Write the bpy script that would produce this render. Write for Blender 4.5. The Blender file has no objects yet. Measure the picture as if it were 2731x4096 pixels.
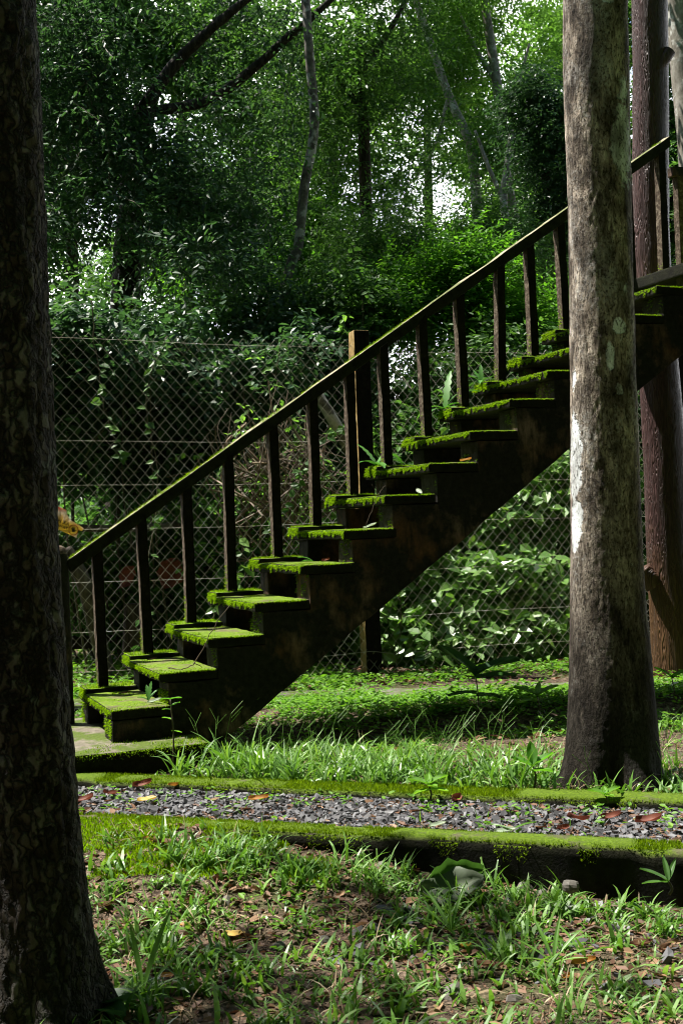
import bpy, bmesh, math, random
import numpy as np
from mathutils import Vector, Matrix, noise as mn
RS = np.random.RandomState(7); random.seed(7)
scn = bpy.context.scene
COL = scn.collection
PI = math.pi
# ------------------------------------------------------------------ camera model (fitted)
F_, P_, R_, K_, H_ = 4900.0, 0.012, -0.0385, 2731/1568, 1.13
CAM = np.array([0, 0, H_])
_u0 = np.array([0, -math.sin(P_), math.cos(P_)]); FW = np.array([0, math.cos(P_), math.sin(P_)])
_X = np.array([1, 0, 0.])
RT = math.cos(R_)*_X+math.sin(R_)*_u0; UP = -math.sin(R_)*_X+math.cos(R_)*_u0
def ray(x, y): return FW+RT*((x*K_-1365.5)/F_)-UP*((y*K_-2048)/F_)
def at(x, y, Y):
    d = ray(x, y); return CAM+d*(Y/d[1])
def gp(x, y, z=0.):
    d = ray(x, y); return CAM+d*((z-H_)/d[2])
# ------------------------------------------------------------------ tagging helpers
def tag(o, label=None, cat=None, group=None, kind=None):
    if label: o['label'] = label
    if cat: o['category'] = cat
    if group: o['group'] = group
    if kind: o['kind'] = kind
    return o
def empty(name, loc=(0, 0, 0), rz=0., label=None, cat=None, group=None):
    o = bpy.data.objects.new(name, None); COL.objects.link(o)
    o.empty_display_size = .1; o.location = loc; o.rotation_euler = (0, 0, rz)
    return tag(o, label, cat, group)
def mesh(name, V, F, mat, parent=None, attr=None, smooth=False, fmat=None):
    """V (n,3); F (m,3|4) int array, or a list of such arrays. Linked as one object."""
    V = np.asarray(V, dtype=np.float32).reshape(-1, 3)
    Fs = F if isinstance(F, list) else [F]
    Fs = [np.asarray(f, dtype=np.int32) for f in Fs if len(f)]
    me = bpy.data.meshes.new(name)
    me.vertices.add(len(V)); me.vertices.foreach_set('co', V.ravel())
    idx = np.concatenate([f.ravel() for f in Fs])
    tot = np.concatenate([np.full(len(f), f.shape[1], np.int32) for f in Fs])
    st = np.concatenate([[0], np.cumsum(tot)[:-1]]).astype(np.int32)
    me.loops.add(len(idx)); me.loops.foreach_set('vertex_index', idx)
    me.polygons.add(len(tot)); me.polygons.foreach_set('loop_start', st)
    try: me.polygons.foreach_set('loop_total', tot)
    except Exception: pass
    me.polygons.foreach_set('use_smooth', np.full(len(tot), smooth, dtype=bool))
    for m in (mat if isinstance(mat, (list, tuple)) else [mat]): me.materials.append(m)
    if fmat is not None: me.polygons.foreach_set('material_index', np.asarray(fmat, np.int32))
    me.update(calc_edges=True); me.validate()
    if attr is not None:
        a = me.attributes.new('lv', 'FLOAT', 'POINT'); a.data.foreach_set('value', np.asarray(attr, np.float32))
    o = bpy.data.objects.new(name, me); COL.objects.link(o)
    if parent is not None: o.parent = parent
    return o
class MB:
    def __init__(s): s.V = []; s.Q = []; s.T = []; s.A = []; s.n = 0
    def add(s, V, Q=None, T=None, a=0.5):
        V = np.asarray(V, float).reshape(-1, 3); s.V.append(V)
        if Q is not None and len(Q): s.Q.append(np.asarray(Q, int)+s.n)
        if T is not None and len(T): s.T.append(np.asarray(T, int)+s.n)
        s.A.append(np.broadcast_to(np.asarray(a, float), (len(V),)).copy()); s.n += len(V)
    def build(s, name, mat, parent=None, smooth=False):
        F = []
        if s.Q: F.append(np.concatenate(s.Q))
        if s.T: F.append(np.concatenate(s.T))
        return mesh(name, np.concatenate(s.V), F, mat, parent, np.concatenate(s.A), smooth)
# ------------------------------------------------------------------ geometry helpers
def unit(v): return v/(np.linalg.norm(v, axis=-1, keepdims=True)+1e-9)
def spline(P, n):
    """Catmull-Rom through rows of P (any width)"""
    P = np.asarray(P, float); m = len(P)
    Q = np.vstack([2*P[0]-P[1], P, 2*P[-1]-P[-2]])
    t = np.linspace(0, m-1-1e-6, n); i = t.astype(int); f = (t-i)[:, None]
    a, b, c, d = Q[i], Q[i+1], Q[i+2], Q[i+3]
    return .5*(2*b+(c-a)*f+(2*a-5*b+4*c-d)*f*f+(3*b-a-3*c+d)*f**3)
def tube(P, r, sides=6, caps=True, phase=0.):
    P = np.asarray(P, float); n = len(P); r = np.broadcast_to(np.asarray(r, float), (n,))
    T = unit(np.gradient(P, axis=0))
    ref = np.array([0, 0, 1.]) if abs(T[:, 2]).mean() < .8 else np.array([0, 1., 0])
    A = unit(np.cross(T, ref)); B = np.cross(T, A)
    th = np.arange(sides)*2*PI/sides+phase
    V = P[:, None]+r[:, None, None]*(A[:, None]*np.cos(th)[None, :, None]+B[:, None]*np.sin(th)[None, :, None])
    i = np.arange(n-1)[:, None]*sides; j = np.arange(sides)[None]; k = (j+1) % sides
    Q = np.stack([i+j, i+k, i+sides+k, i+sides+j], -1).reshape(-1, 4)
    V = V.reshape(-1, 3); Tt = None
    if caps:
        V = np.vstack([V, P[0], P[-1]]); a, b = n*sides, n*sides+1
        j = np.arange(sides); k = (j+1) % sides
        Tt = np.vstack([np.stack([k, j, np.full(sides, a)], -1), np.stack([(n-1)*sides+j, (n-1)*sides+k, np.full(sides, b)], -1)])
    return V, Q, Tt
def box(x0, x1, y0, y1, z0, z1):
    V = np.array([[x, y, z] for x in (x0, x1) for y in (y0, y1) for z in (z0, z1)], float)
    Q = np.array([[0, 1, 3, 2], [4, 6, 7, 5], [0, 4, 5, 1], [2, 3, 7, 6], [0, 2, 6, 4], [1, 5, 7, 3]])
    return V, Q
def rough(name, bmfill, mat, parent=None, bev=.008, cut=.05, amp=.004, freq=9., seed=0., smooth=False):
    """solid filled into a bmesh, bevelled, cut up and worn with noise"""
    bm = bmesh.new(); bmfill(bm)
    bmesh.ops.recalc_face_normals(bm, faces=bm.faces)
    if bev: bmesh.ops.bevel(bm, geom=[e for e in bm.edges], offset=bev, segments=2, profile=.6, affect='EDGES')
    for _ in range(6):
        es = [e for e in bm.edges if e.calc_length() > cut]
        if not es: break
        bmesh.ops.subdivide_edges(bm, edges=es, cuts=1, use_grid_fill=True)
        if len(bm.verts) > 14000: break
    bmesh.ops.triangulate(bm, faces=[f for f in bm.faces if len(f.verts) > 4])
    bm.normal_update()
    sv = Vector((seed*3.7, seed*1.3, seed*.7))
    for v in bm.verts:
        c = v.co*freq+sv
        v.co += v.normal*(amp*(mn.noise(c)+.5*mn.noise(c*2.7)))
    me = bpy.data.meshes.new(name); bm.to_mesh(me); bm.free()
    if smooth: me.polygons.foreach_set('use_smooth', np.ones(len(me.polygons), bool))
    me.materials.append(mat)
    o = bpy.data.objects.new(name, me); COL.objects.link(o)
    if parent is not None: o.parent = parent
    return o
def bmbox(x0, x1, y0, y1, z0, z1):
    def f(bm):
        V, Q = box(x0, x1, y0, y1, z0, z1); vs = [bm.verts.new(v) for v in V]
        for q in Q: bm.faces.new([vs[i] for i in q])
    return f
def bmprism(poly, y0, y1):
    """polygon in x,z extruded along y"""
    def f(bm):
        a = [bm.verts.new((x, y0, z)) for x, z in poly]; b = [bm.verts.new((x, y1, z)) for x, z in poly]
        bm.faces.new(a); bm.faces.new(b[::-1]); n = len(poly)
        for i in range(n): bm.faces.new([a[i], b[i], b[(i+1) % n], a[(i+1) % n]])
    return f
# ------------------------------------------------------------------ materials
def nodes(name):
    m = bpy.data.materials.new(name); m.use_nodes = True
    nt = m.node_tree; nt.nodes.clear()
    out = nt.nodes.new('ShaderNodeOutputMaterial'); b = nt.nodes.new('ShaderNodeBsdfPrincipled')
    nt.links.new(b.outputs[0], out.inputs[0])
    return m, nt, b, out
def N(nt, t, **kw):
    n = nt.nodes.new(t)
    for k, v in kw.items():
        if k.startswith('i_'): n.inputs[k[2:].replace('_', ' ')].default_value = v
        else: setattr(n, k, v)
    return n
def L(nt, a, b): nt.links.new(a, b)
def coords(nt, scale=(1, 1, 1), kind='Object'):
    tc = N(nt, 'ShaderNodeTexCoord'); mp = N(nt, 'ShaderNodeMapping'); mp.inputs['Scale'].default_value = scale
    L(nt, tc.outputs[kind], mp.inputs[0]); return mp.outputs[0]
def ntex(nt, co, scale, detail=4., rough=.55, dist=0.):
    n = N(nt, 'ShaderNodeTexNoise'); n.inputs['Scale'].default_value = scale; n.inputs['Detail'].default_value = detail
    n.inputs['Roughness'].default_value = rough; n.inputs['Distortion'].default_value = dist
    L(nt, co, n.inputs['Vector']); return n.outputs['Fac']
def ramp(nt, fac, stops):
    r = N(nt, 'ShaderNodeValToRGB'); e = r.color_ramp.elements
    while len(e) < len(stops): e.new(.5)
    for el, (p, c) in zip(e, stops):
        el.position = p; el.color = (*c, 1) if len(c) == 3 else c
    L(nt, fac, r.inputs[0]); return r.outputs[0]
def mix(nt, fac, a, b, mode='MIX'):
    m = N(nt, 'ShaderNodeMix', data_type='RGBA', blend_type=mode)
    for s, v in ((0, fac), (6, a), (7, b)):
        if hasattr(v, 'is_linked'): L(nt, v, m.inputs[s])
        elif isinstance(v, (int, float)): m.inputs[s].default_value = v
        else: m.inputs[s].default_value = (*v, 1)
    return m.outputs[2]
def mth(nt, op, a, b=None, clamp=False):
    m = N(nt, 'ShaderNodeMath', operation=op); m.use_clamp = clamp
    for s, v in ((0, a), (1, b)):
        if v is None: continue
        if hasattr(v, 'is_linked'): L(nt, v, m.inputs[s])
        else: m.inputs[s].default_value = v
    return m.outputs[0]
def bump(nt, b, h, dist=.01, strength=.8):
    n = N(nt, 'ShaderNodeBump'); n.inputs['Distance'].default_value = dist; n.inputs['Strength'].default_value = strength
    L(nt, h, n.inputs['Height']); L(nt, n.outputs[0], b.inputs['Normal'])
def leaf_mat(name, dark, mid, light, rough=.42, trans=.3, spec=.5, tint=(1.15, 1.2, .6)):
    if any(w in name for w in ('green', 'evergreen', 'far_wood', 'hedge')): dark, mid, light = [(c[0]*1.12, c[1]*.96, c[2]*(1.45 if 'dark' in name else 1.1)) for c in (dark, mid, light)]
    m, nt, b, out = nodes(name)
    at_ = N(nt, 'ShaderNodeAttribute', attribute_name='lv')
    c = ramp(nt, at_.outputs['Fac'], [(0, dark), (.55, mid), (1, light)])
    co = coords(nt); c2 = mix(nt, mth(nt, 'MULTIPLY', ntex(nt, co, 35, 2), .35), c, [x*.55 for x in mid])
    L(nt, c2, b.inputs['Base Color']); b.inputs['Roughness'].default_value = rough
    b.inputs['Specular IOR Level'].default_value = spec
    if trans:
        t = N(nt, 'ShaderNodeBsdfTranslucent'); tc = mix(nt, 1., c, tint, 'MULTIPLY'); L(nt, tc, t.inputs[0])
        ms = N(nt, 'ShaderNodeMixShader'); ms.inputs[0].default_value = trans
        L(nt, b.outputs[0], ms.inputs[1]); L(nt, t.outputs[0], ms.inputs[2]); L(nt, ms.outputs[0], out.inputs[0])
    return m
M = {}
M['leaf_dark'] = leaf_mat('dark_evergreen_leaf', (.015, .046, .016), (.034, .10, .028), (.07, .18, .042), .42, .42, .3)
M['leaf_mid'] = leaf_mat('mid_green_leaf', (.03, .088, .02), (.06, .168, .032), (.115, .28, .05), .48, .45, .3)
M['leaf_light'] = leaf_mat('light_green_leaf', (.065, .175, .034), (.12, .30, .048), (.2, .42, .075), .5, .55, .25)
M['leaf_bright'] = leaf_mat('bright_green_leaf', (.035, .12, .015), (.085, .28, .02), (.17, .42, .03), .48, .55, .3)
M['leaf_gloss'] = leaf_mat('glossy_hedge_leaf', (.05, .14, .025), (.12, .29, .045), (.22, .42, .09), .4, .4, .7)
M['leaf_far'] = leaf_mat('far_wood_leaf', (.045, .13, .03), (.09, .24, .046), (.17, .37, .075), .55, .5, .15)
M['grass'] = leaf_mat('grass_blade', (.05, .125, .022), (.115, .25, .04), (.24, .40, .10), .42, .35, .4, (1.15, 1.2, .45))
M['cover'] = leaf_mat('low_cover_leaf', (.06, .16, .018), (.13, .30, .025), (.23, .43, .045), .5, .45, .3)
M['fern'] = leaf_mat('fern_frond', (.04, .14, .02), (.07, .22, .03), (.10, .26, .04), .5, .3, .3)
M['moss_tuft'] = leaf_mat('moss_fibre', (.07, .14, .004), (.19, .34, .006), (.34, .54, .014), .9, .45, .1, (1.2, 1.2, .4))
M['moss_kerb'] = leaf_mat('kerb_moss_fibre', (.035, .065, .004), (.15, .25, .006), (.28, .42, .012), .9, .35, .1, (1.2, 1.2, .4))
M['withered_green'] = leaf_mat('withered_leaf_underside', (.05, .07, .042), (.095, .125, .078), (.16, .19, .125), .6, .15, .3)
M['dead_leaf'] = leaf_mat('dead_brown_leaf', (.07, .035, .022), (.16, .08, .045), (.3, .19, .11), .6, .15, .3, (1.2, 1, .8))
M['red_leaf'] = leaf_mat('red_brown_leaf', (.09, .028, .02), (.17, .05, .032), (.26, .1, .05), .6, .2, .3, (1.2, 1, .8))
M['yellow_leaf'] = leaf_mat('yellow_leaf', (.4, .25, .05), (.55, .38, .1), (.65, .5, .2), .5, .25, .3, (1.1, 1, .6))
M['orange_leaf'] = leaf_mat('orange_leaf', (.3, .13, .03), (.42, .2, .05), (.5, .3, .1), .5, .25, .3, (1.1, 1, .6))
M['pale_leaf'] = leaf_mat('pale_underside_leaf', (.18, .24, .16), (.3, .36, .26), (.42, .46, .36), .5, .2, .3, (1, 1.1, .7))
M['dry_twig'] = leaf_mat('dry_twig', (.05, .035, .022), (.12, .085, .055), (.24, .18, .12), .7, 0, .3)
M['straw'] = leaf_mat('dry_straw_blade', (.16, .11, .06), (.3, .23, .14), (.46, .38, .26), .7, .2, .3, (1.1, 1, .8))
M['vine_stem'] = leaf_mat('vine_stem', (.03, .03, .015), (.07, .06, .03), (.12, .11, .06), .7, 0, .3)
def wood(name, dark, mid, light, lich, lich_at=.62, stretch=.22, bd=.012, sc=16.):
    m, nt, b, _ = nodes(name); co = coords(nt, (1, 1, stretch))
    c3 = coords(nt)
    n1 = ntex(nt, co, sc, 8, .65, .4); n2 = ntex(nt, co, sc*3.2, 5, .6); n3 = ntex(nt, c3, 7, 6, .6)
    c = ramp(nt, n1, [(.32, dark), (.5, mid), (.68, light)])
    c = mix(nt, ramp(nt, n3, [(lich_at-.03, (0, 0, 0)), (lich_at+.02, (1, 1, 1))]), c, lich)
    c = mix(nt, .5, c, ramp(nt, n2, [(.3, (.3, .3, .3)), (.7, (1, 1, 1))]), 'MULTIPLY')
    L(nt, c, b.inputs['Base Color']); b.inputs['Roughness'].default_value = .85; b.inputs['Specular IOR Level'].default_value = .25
    bump(nt, b, mth(nt, 'ADD', n1, mth(nt, 'MULTIPLY', n2, .4)), bd, 1.)
    return m
M['bark_dark'] = wood('dark_fissured_bark', (.006, .005, .004), (.035, .027, .022), (.09, .075, .065), (.13, .14, .135), .7, .25, .02, 26.)
def plate_bark():
    m, nt, b, _ = nodes('plated_dark_bark'); co = coords(nt); wob = N(nt, 'ShaderNodeTexNoise'); wob.inputs['Scale'].default_value = 22; wob.inputs['Detail'].default_value = 5; L(nt, co, wob.inputs['Vector'])
    ad = N(nt, 'ShaderNodeVectorMath', operation='MULTIPLY_ADD'); L(nt, wob.outputs['Color'], ad.inputs[0]); ad.inputs[1].default_value = (.075, .075, .12); L(nt, co, ad.inputs[2])
    mp = N(nt, 'ShaderNodeMapping'); mp.inputs['Scale'].default_value = (1, 1, .3); L(nt, ad.outputs[0], mp.inputs[0])
    v = N(nt, 'ShaderNodeTexVoronoi', feature='DISTANCE_TO_EDGE'); v.inputs['Scale'].default_value = 46; L(nt, mp.outputs[0], v.inputs['Vector'])
    v2 = N(nt, 'ShaderNodeTexVoronoi', feature='F1'); v2.inputs['Scale'].default_value = 46; L(nt, mp.outputs[0], v2.inputs['Vector'])
    n1 = ntex(nt, coords(nt, (1, 1, .5)), 40, 7, .7); n2 = ntex(nt, co, 6, 5, .6); sp = N(nt, 'ShaderNodeSeparateColor'); L(nt, v2.outputs['Color'], sp.inputs[0])
    pl = mth(nt, 'ADD', mth(nt, 'MULTIPLY', sp.outputs[0], .45), mth(nt, 'MULTIPLY', n1, .75))
    c = ramp(nt, pl, [(.34, (.022, .015, .011)), (.54, (.065, .05, .04)), (.7, (.13, .115, .10)), (.86, (.2, .19, .18))])
    c = mix(nt, ramp(nt, n2, [(.45, (0, 0, 0)), (.65, (.7, .7, .7))]), c, (.03, .018, .012))
    cr = ramp(nt, v.outputs['Distance'], [(.0, (.22, .22, .22)), (.22, (1, 1, 1))]); c = mix(nt, 1., c, cr, 'MULTIPLY')
    c = mix(nt, ramp(nt, n2, [(.63, (0, 0, 0)), (.66, (.8, .8, .8))]), c, mix(nt, 1., (.16, .17, .165), cr, 'MULTIPLY'))
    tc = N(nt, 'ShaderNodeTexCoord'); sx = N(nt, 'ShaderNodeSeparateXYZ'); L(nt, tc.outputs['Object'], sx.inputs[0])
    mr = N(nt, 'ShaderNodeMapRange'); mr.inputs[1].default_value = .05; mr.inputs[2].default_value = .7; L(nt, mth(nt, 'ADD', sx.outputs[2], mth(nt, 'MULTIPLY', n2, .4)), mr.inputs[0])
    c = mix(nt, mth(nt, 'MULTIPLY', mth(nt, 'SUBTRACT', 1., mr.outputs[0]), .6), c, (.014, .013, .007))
    L(nt, c, b.inputs['Base Color']); b.inputs['Roughness'].default_value = .8; b.inputs['Specular IOR Level'].default_value = .25
    bump(nt, b, mth(nt, 'ADD', mth(nt, 'MULTIPLY', ramp(nt, v.outputs['Distance'], [(0, (0, 0, 0)), (.2, (1, 1, 1))]), 1.), mth(nt, 'MULTIPLY', n1, .6)), .02, 1.); return m
M['bark_plate'] = plate_bark()
M['bark_brown'] = wood('brown_bark', (.02, .014, .01), (.06, .045, .03), (.12, .09, .065), (.18, .18, .15), .66)
M['bark_pale'] = wood('pale_bark', (.12, .1, .08), (.26, .24, .2), (.4, .38, .34), (.5, .5, .46), .6, .6, .006, 12.)
M['bark_spotted'] = wood('spotted_grey_bark', (.05, .045, .04), (.13, .12, .1), (.24, .23, .2), (.38, .38, .35), .55, 1., .004, 14.)
M['log'] = wood('weathered_log', (.035, .028, .022), (.1, .085, .07), (.2, .175, .15), (.25, .24, .2), .7)
def right_bark():
    m, nt, b, _ = nodes('lichened_grey_bark'); co = coords(nt); cs = coords(nt, (1, 1, .26)); cs2 = coords(nt, (1, 1, .42))
    big = ntex(nt, coords(nt, (1, 1, .5)), 3.2, 7, .62); fib = ntex(nt, cs, 74, 8, .7, .7); med = ntex(nt, cs2, 14, 8, .7, .3); fine = ntex(nt, co, 70, 4, .6)
    c = ramp(nt, fib, [(.32, (.022, .016, .012)), (.44, (.17, .135, .105)), (.62, (.42, .36, .295))])
    dk = ramp(nt, med, [(.45, (0, 0, 0)), (.54, (1, 1, 1))])
    c = mix(nt, mth(nt, 'MULTIPLY', dk, .6), c, (.022, .018, .015))
    # grey blotches and named lichen patches on the bark, at places of their own
    g = ramp(nt, mth(nt, 'ADD', mth(nt, 'MULTIPLY', big, .65), mth(nt, 'MULTIPLY', fine, .35)), [(.525, (0, 0, 0)), (.6, (1, 1, 1))])
    c = mix(nt, mth(nt, 'MULTIPLY', g, .7), c, (.30, .29, .275))
    tc = N(nt, 'ShaderNodeTexCoord'); sx = N(nt, 'ShaderNodeSeparateXYZ'); L(nt, tc.outputs['Object'], sx.inputs[0])
    wob = mth(nt, 'MULTIPLY', mth(nt, 'SUBTRACT', ntex(nt, co, 16, 5, .65), .5), 3.2); wob2 = mth(nt, 'MULTIPLY', mth(nt, 'SUBTRACT', ntex(nt, co, 70, 3, .6), .5), .8)
    acc = None
    for (px, py, pz, rx, rz) in RIGHT_PATCHES:
        dx = mth(nt, 'DIVIDE', mth(nt, 'SUBTRACT', sx.outputs[0], px), rx)
        dy = mth(nt, 'DIVIDE', mth(nt, 'SUBTRACT', sx.outputs[1], py), rx)
        dz = mth(nt, 'DIVIDE', mth(nt, 'SUBTRACT', sx.outputs[2], pz), rz)
        d = mth(nt, 'ADD', mth(nt, 'ADD', mth(nt, 'MULTIPLY', dx, dx), mth(nt, 'MULTIPLY', dy, dy)), mth(nt, 'MULTIPLY', dz, dz))
        k = mth(nt, 'SUBTRACT', 1.3, mth(nt, 'ADD', mth(nt, 'ADD', d, wob), wob2)); k = mth(nt, 'MULTIPLY', k, 3.2, True)
        acc = k if acc is None else mth(nt, 'MAXIMUM', acc, k)
    pc = mix(nt, .35, (.55, .57, .58), ramp(nt, ntex(nt, cs, 40, 4), [(.35, (.4, .4, .4)), (.6, (1, 1, 1))]), 'MULTIPLY')
    c = mix(nt, mth(nt, 'MULTIPLY', acc, .9), c, pc)
    pit = ntex(nt, coords(nt, (1, 1, .55)), 105, 5, .75); c = mix(nt, ramp(nt, pit, [(.53, (0, 0, 0)), (.60, (.85, .85, .85))]), c, (.012, .009, .007))
    sp_ = ntex(nt, coords(nt, (1, 1, .7)), 44, 6, .75); c = mix(nt, ramp(nt, sp_, [(.60, (0, 0, 0)), (.66, (.6, .6, .6))]), c, (.36, .35, .33))
    bl_ = ntex(nt, coords(nt, (1, 1, .45)), 8.5, 5, .6, .4); c = mix(nt, 1., c, ramp(nt, bl_, [(.38, (.42, .40, .38)), (.48, (1.1, 1.1, 1.1)), (.6, (1.85, 1.9, 1.95))]), 'MULTIPLY')
    # the trunk darkens to near black towards its foot
    ft = mth(nt, 'ADD', sx.outputs[2], mth(nt, 'MULTIPLY', mth(nt, 'SUBTRACT', med, .5), 1.6))
    mr = N(nt, 'ShaderNodeMapRange'); mr.inputs[1].default_value = .35; mr.inputs[2].default_value = 1.15; L(nt, ft, mr.inputs[0])
    c = mix(nt, mth(nt, 'MULTIPLY', mth(nt, 'SUBTRACT', 1., mr.outputs[0]), .93), c, (.005, .004, .003))
    L(nt, c, b.inputs['Base Color']); b.inputs['Roughness'].default_value = .85; b.inputs['Specular IOR Level'].default_value = .12
    hh = mth(nt, 'ADD', mth(nt, 'MULTIPLY', fib, .8), mth(nt, 'ADD', mth(nt, 'MULTIPLY', med, .5), mth(nt, 'MULTIPLY', fine, .35)))
    hh = mth(nt, 'MULTIPLY', hh, mth(nt, 'SUBTRACT', 1., mth(nt, 'MULTIPLY', acc, .75)))
    bump(nt, b, hh, .014, 1.)
    return m
RIGHT_PATCHES = [(.11, -.085, 2.7, .06, .2), (.118, -.075, 2.93, .042, .14), (-.125, -.07, 2.72, .03, .07), (-.13, -.06, 2.2, .026, .055),
                 (.07, -.12, 1.92, .032, .035), (.03, -.13, 1.8, .02, .06), (-.135, -.05, 1.38, .05, .2), (-.14, -.05, 1.72, .036, .08), (-.14, -.06, 1.12, .045, .12),
                 (-.135, -.05, 3.1, .03, .07), (.08, -.12, 3.3, .03, .025), (.1, -.1, 2.08, .022, .04), (-.1, -.1, 2.02, .02, .03), (.06, -.12, 1.66, .02, .03)]
M['bark_right'] = right_bark()
def faux_bark():
    m, nt, b, _ = nodes('moulded_maroon_bark')
    tc = N(nt, 'ShaderNodeTexCoord'); sx = N(nt, 'ShaderNodeSeparateXYZ'); L(nt, tc.outputs['Object'], sx.inputs[0])
    ang = mth(nt, 'ARCTAN2', sx.outputs[1], sx.outputs[0])
    cb = N(nt, 'ShaderNodeCombineXYZ'); L(nt, mth(nt, 'MULTIPLY', ang, 2.), cb.inputs[0]); L(nt, mth(nt, 'MULTIPLY', sx.outputs[2], 1.3), cb.inputs[1])
    nn = ntex(nt, cb.outputs[0], 2.3, 2.5, .5, .8)
    fac = mth(nt, 'ADD', mth(nt, 'MULTIPLY', mth(nt, 'SINE', mth(nt, 'ADD', mth(nt, 'MULTIPLY', nn, 60.), mth(nt, 'MULTIPLY', ang, 17.))), .5), .5)
    fac = mth(nt, 'MULTIPLY', fac, mth(nt, 'ADD', .55, mth(nt, 'MULTIPLY', ntex(nt, cb.outputs[0], 9, 4), .9)))
    n = ntex(nt, coords(nt), 5, 5)
    c = ramp(nt, fac, [(.04, (.034, .016, .015)), (.25, (.06, .030, .029)), (.9, (.08, .042, .040))])
    c = mix(nt, ramp(nt, n, [(.5, (0, 0, 0)), (.7, (.6, .6, .6))]), c, (.045, .022, .02))
    z = mth(nt, 'ADD', sx.outputs[2], mth(nt, 'MULTIPLY', mth(nt, 'SUBTRACT', n, .5), 1.1))
    mr = N(nt, 'ShaderNodeMapRange'); mr.inputs[1].default_value = .5; mr.inputs[2].default_value = 1.1; L(nt, z, mr.inputs[0])
    c = mix(nt, mr.outputs[0], mix(nt, fac, (.055, .027, .012), (.095, .05, .022)), c)
    L(nt, c, b.inputs['Base Color']); b.inputs['Roughness'].default_value = .5; b.inputs['Specular IOR Level'].default_value = .35
    bump(nt, b, fac, .010, .7); return m
M['faux_bark'] = faux_bark()
def black_concrete():
    m, nt, b, _ = nodes('algae_black_concrete'); co = coords(nt)
    n1 = ntex(nt, co, 3.4, 7, .65); n2 = ntex(nt, co, 30, 5, .7); n3 = ntex(nt, co, 1.5, 4)
    n4 = ntex(nt, coords(nt, (1, 1, .35)), 14, 6, .7)
    c = ramp(nt, n2, [(.3, (.005, .005, .004)), (.7, (.022, .020, .015))])
    pk = mix(nt, ramp(nt, n3, [(.42, (0, 0, 0)), (.58, (1, 1, 1))]), (.12, .058, .028), (.19, .13, .11))
    pm = mth(nt, 'MULTIPLY', ramp(nt, n1, [(.5, (0, 0, 0)), (.64, (1, 1, 1))]), ramp(nt, n4, [(.38, (0, 0, 0)), (.58, (1, 1, 1))]))
    c = mix(nt, mth(nt, 'MULTIPLY', pm, .9), c, pk)
    L(nt, c, b.inputs['Base Color']); b.inputs['Roughness'].default_value = .8; b.inputs['Specular IOR Level'].default_value = .15
    bump(nt, b, mth(nt, 'ADD', n2, n4), .008, .8); return m
M['black_concrete'] = black_concrete()
def mossy(name, bare, amount, thr=.5, lim=.35, gain=1.):
    """concrete with moss on what faces up and with patches of its own"""
    m, nt, b, _ = nodes(name); co = coords(nt)
    n1 = ntex(nt, co, 6, 7, .65); n2 = ntex(nt, co, 90, 4, .7); n3 = ntex(nt, co, 20, 5, .6)
    ms = ramp(nt, n2, [(p_, tuple(min(.6, x*gain) for x in c_)) for p_, c_ in ((.25, (.014, .03, .002)), (.5, (.05, .085, .004)), (.75, (.11, .17, .008)))])
    ms = mix(nt, ramp(nt, n1, [(.4, (0, 0, 0)), (.7, (.6, .6, .6))]), ms, (.06, .09, .008))
    cc = ramp(nt, n3, [(.3, [x*.45 for x in bare]), (.7, bare)])
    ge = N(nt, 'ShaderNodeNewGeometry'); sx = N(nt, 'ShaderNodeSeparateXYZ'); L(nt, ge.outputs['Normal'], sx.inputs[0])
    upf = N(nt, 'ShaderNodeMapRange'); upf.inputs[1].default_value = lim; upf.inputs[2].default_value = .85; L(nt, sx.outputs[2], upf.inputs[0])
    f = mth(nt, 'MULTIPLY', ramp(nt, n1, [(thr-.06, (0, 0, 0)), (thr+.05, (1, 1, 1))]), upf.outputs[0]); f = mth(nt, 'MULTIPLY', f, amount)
    sd = ramp(nt, n3, [(.3, (.004, .004, .003)), (.75, (.018, .019, .009))])  # upright faces near black: their shade is put into the colour
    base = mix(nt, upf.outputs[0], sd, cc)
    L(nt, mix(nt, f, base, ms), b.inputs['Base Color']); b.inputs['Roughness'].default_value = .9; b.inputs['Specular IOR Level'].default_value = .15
    bump(nt, b, mth(nt, 'ADD', n2, mth(nt, 'MULTIPLY', n3, .6)), .006, .8); return m
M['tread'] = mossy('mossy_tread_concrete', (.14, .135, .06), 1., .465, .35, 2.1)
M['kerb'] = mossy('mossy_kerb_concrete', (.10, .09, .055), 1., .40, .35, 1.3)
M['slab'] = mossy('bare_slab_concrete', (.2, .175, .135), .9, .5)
M['path'] = mossy('mossy_path_concrete', (.16, .16, .12), .95, .5)
M['rail'] = mossy('rail_concrete', (.42, .37, .26), .75, .5)
def plain(name, stops, sc=20., rough=.8, bd=.004, spec=.3, metal=0.):
    m, nt, b, _ = nodes(name); co = coords(nt); n = ntex(nt, co, sc, 6, .65)
    L(nt, ramp(nt, n, stops), b.inputs['Base Color']); b.inputs['Roughness'].default_value = rough
    b.inputs['Specular IOR Level'].default_value = spec; b.inputs['Metallic'].default_value = metal
    if bd: bump(nt, b, n, bd, .8)
    return m
M['baluster'] = plain('rough_baluster_concrete', [(.3, (.022, .014, .009)), (.5, (.07, .05, .034)), (.74, (.24, .2, .15))], 45, .9, .006, .2)
M['shaded_face'] = plain('shade_black_post_face', [(.35, (.004, .0035, .003)), (.6, (.010, .008, .006)), (.8, (.03, .024, .018))], 30, .9, .004, .1)  # shaded copy of the post concrete, the shade painted into its colour
M['ochre'] = plain('ochre_post_concrete', [(.3, (.15, .10, .04)), (.55, (.38, .26, .10)), (.75, (.5, .4, .25))], 14, .9, .006, .2)
M['wire'] = plain('galvanised_wire', [(.35, (.22, .18, .12)), (.55, (.45, .43, .36)), (.7, (.6, .6, .56))], 9, .5, 0, .5, .2)
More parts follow.
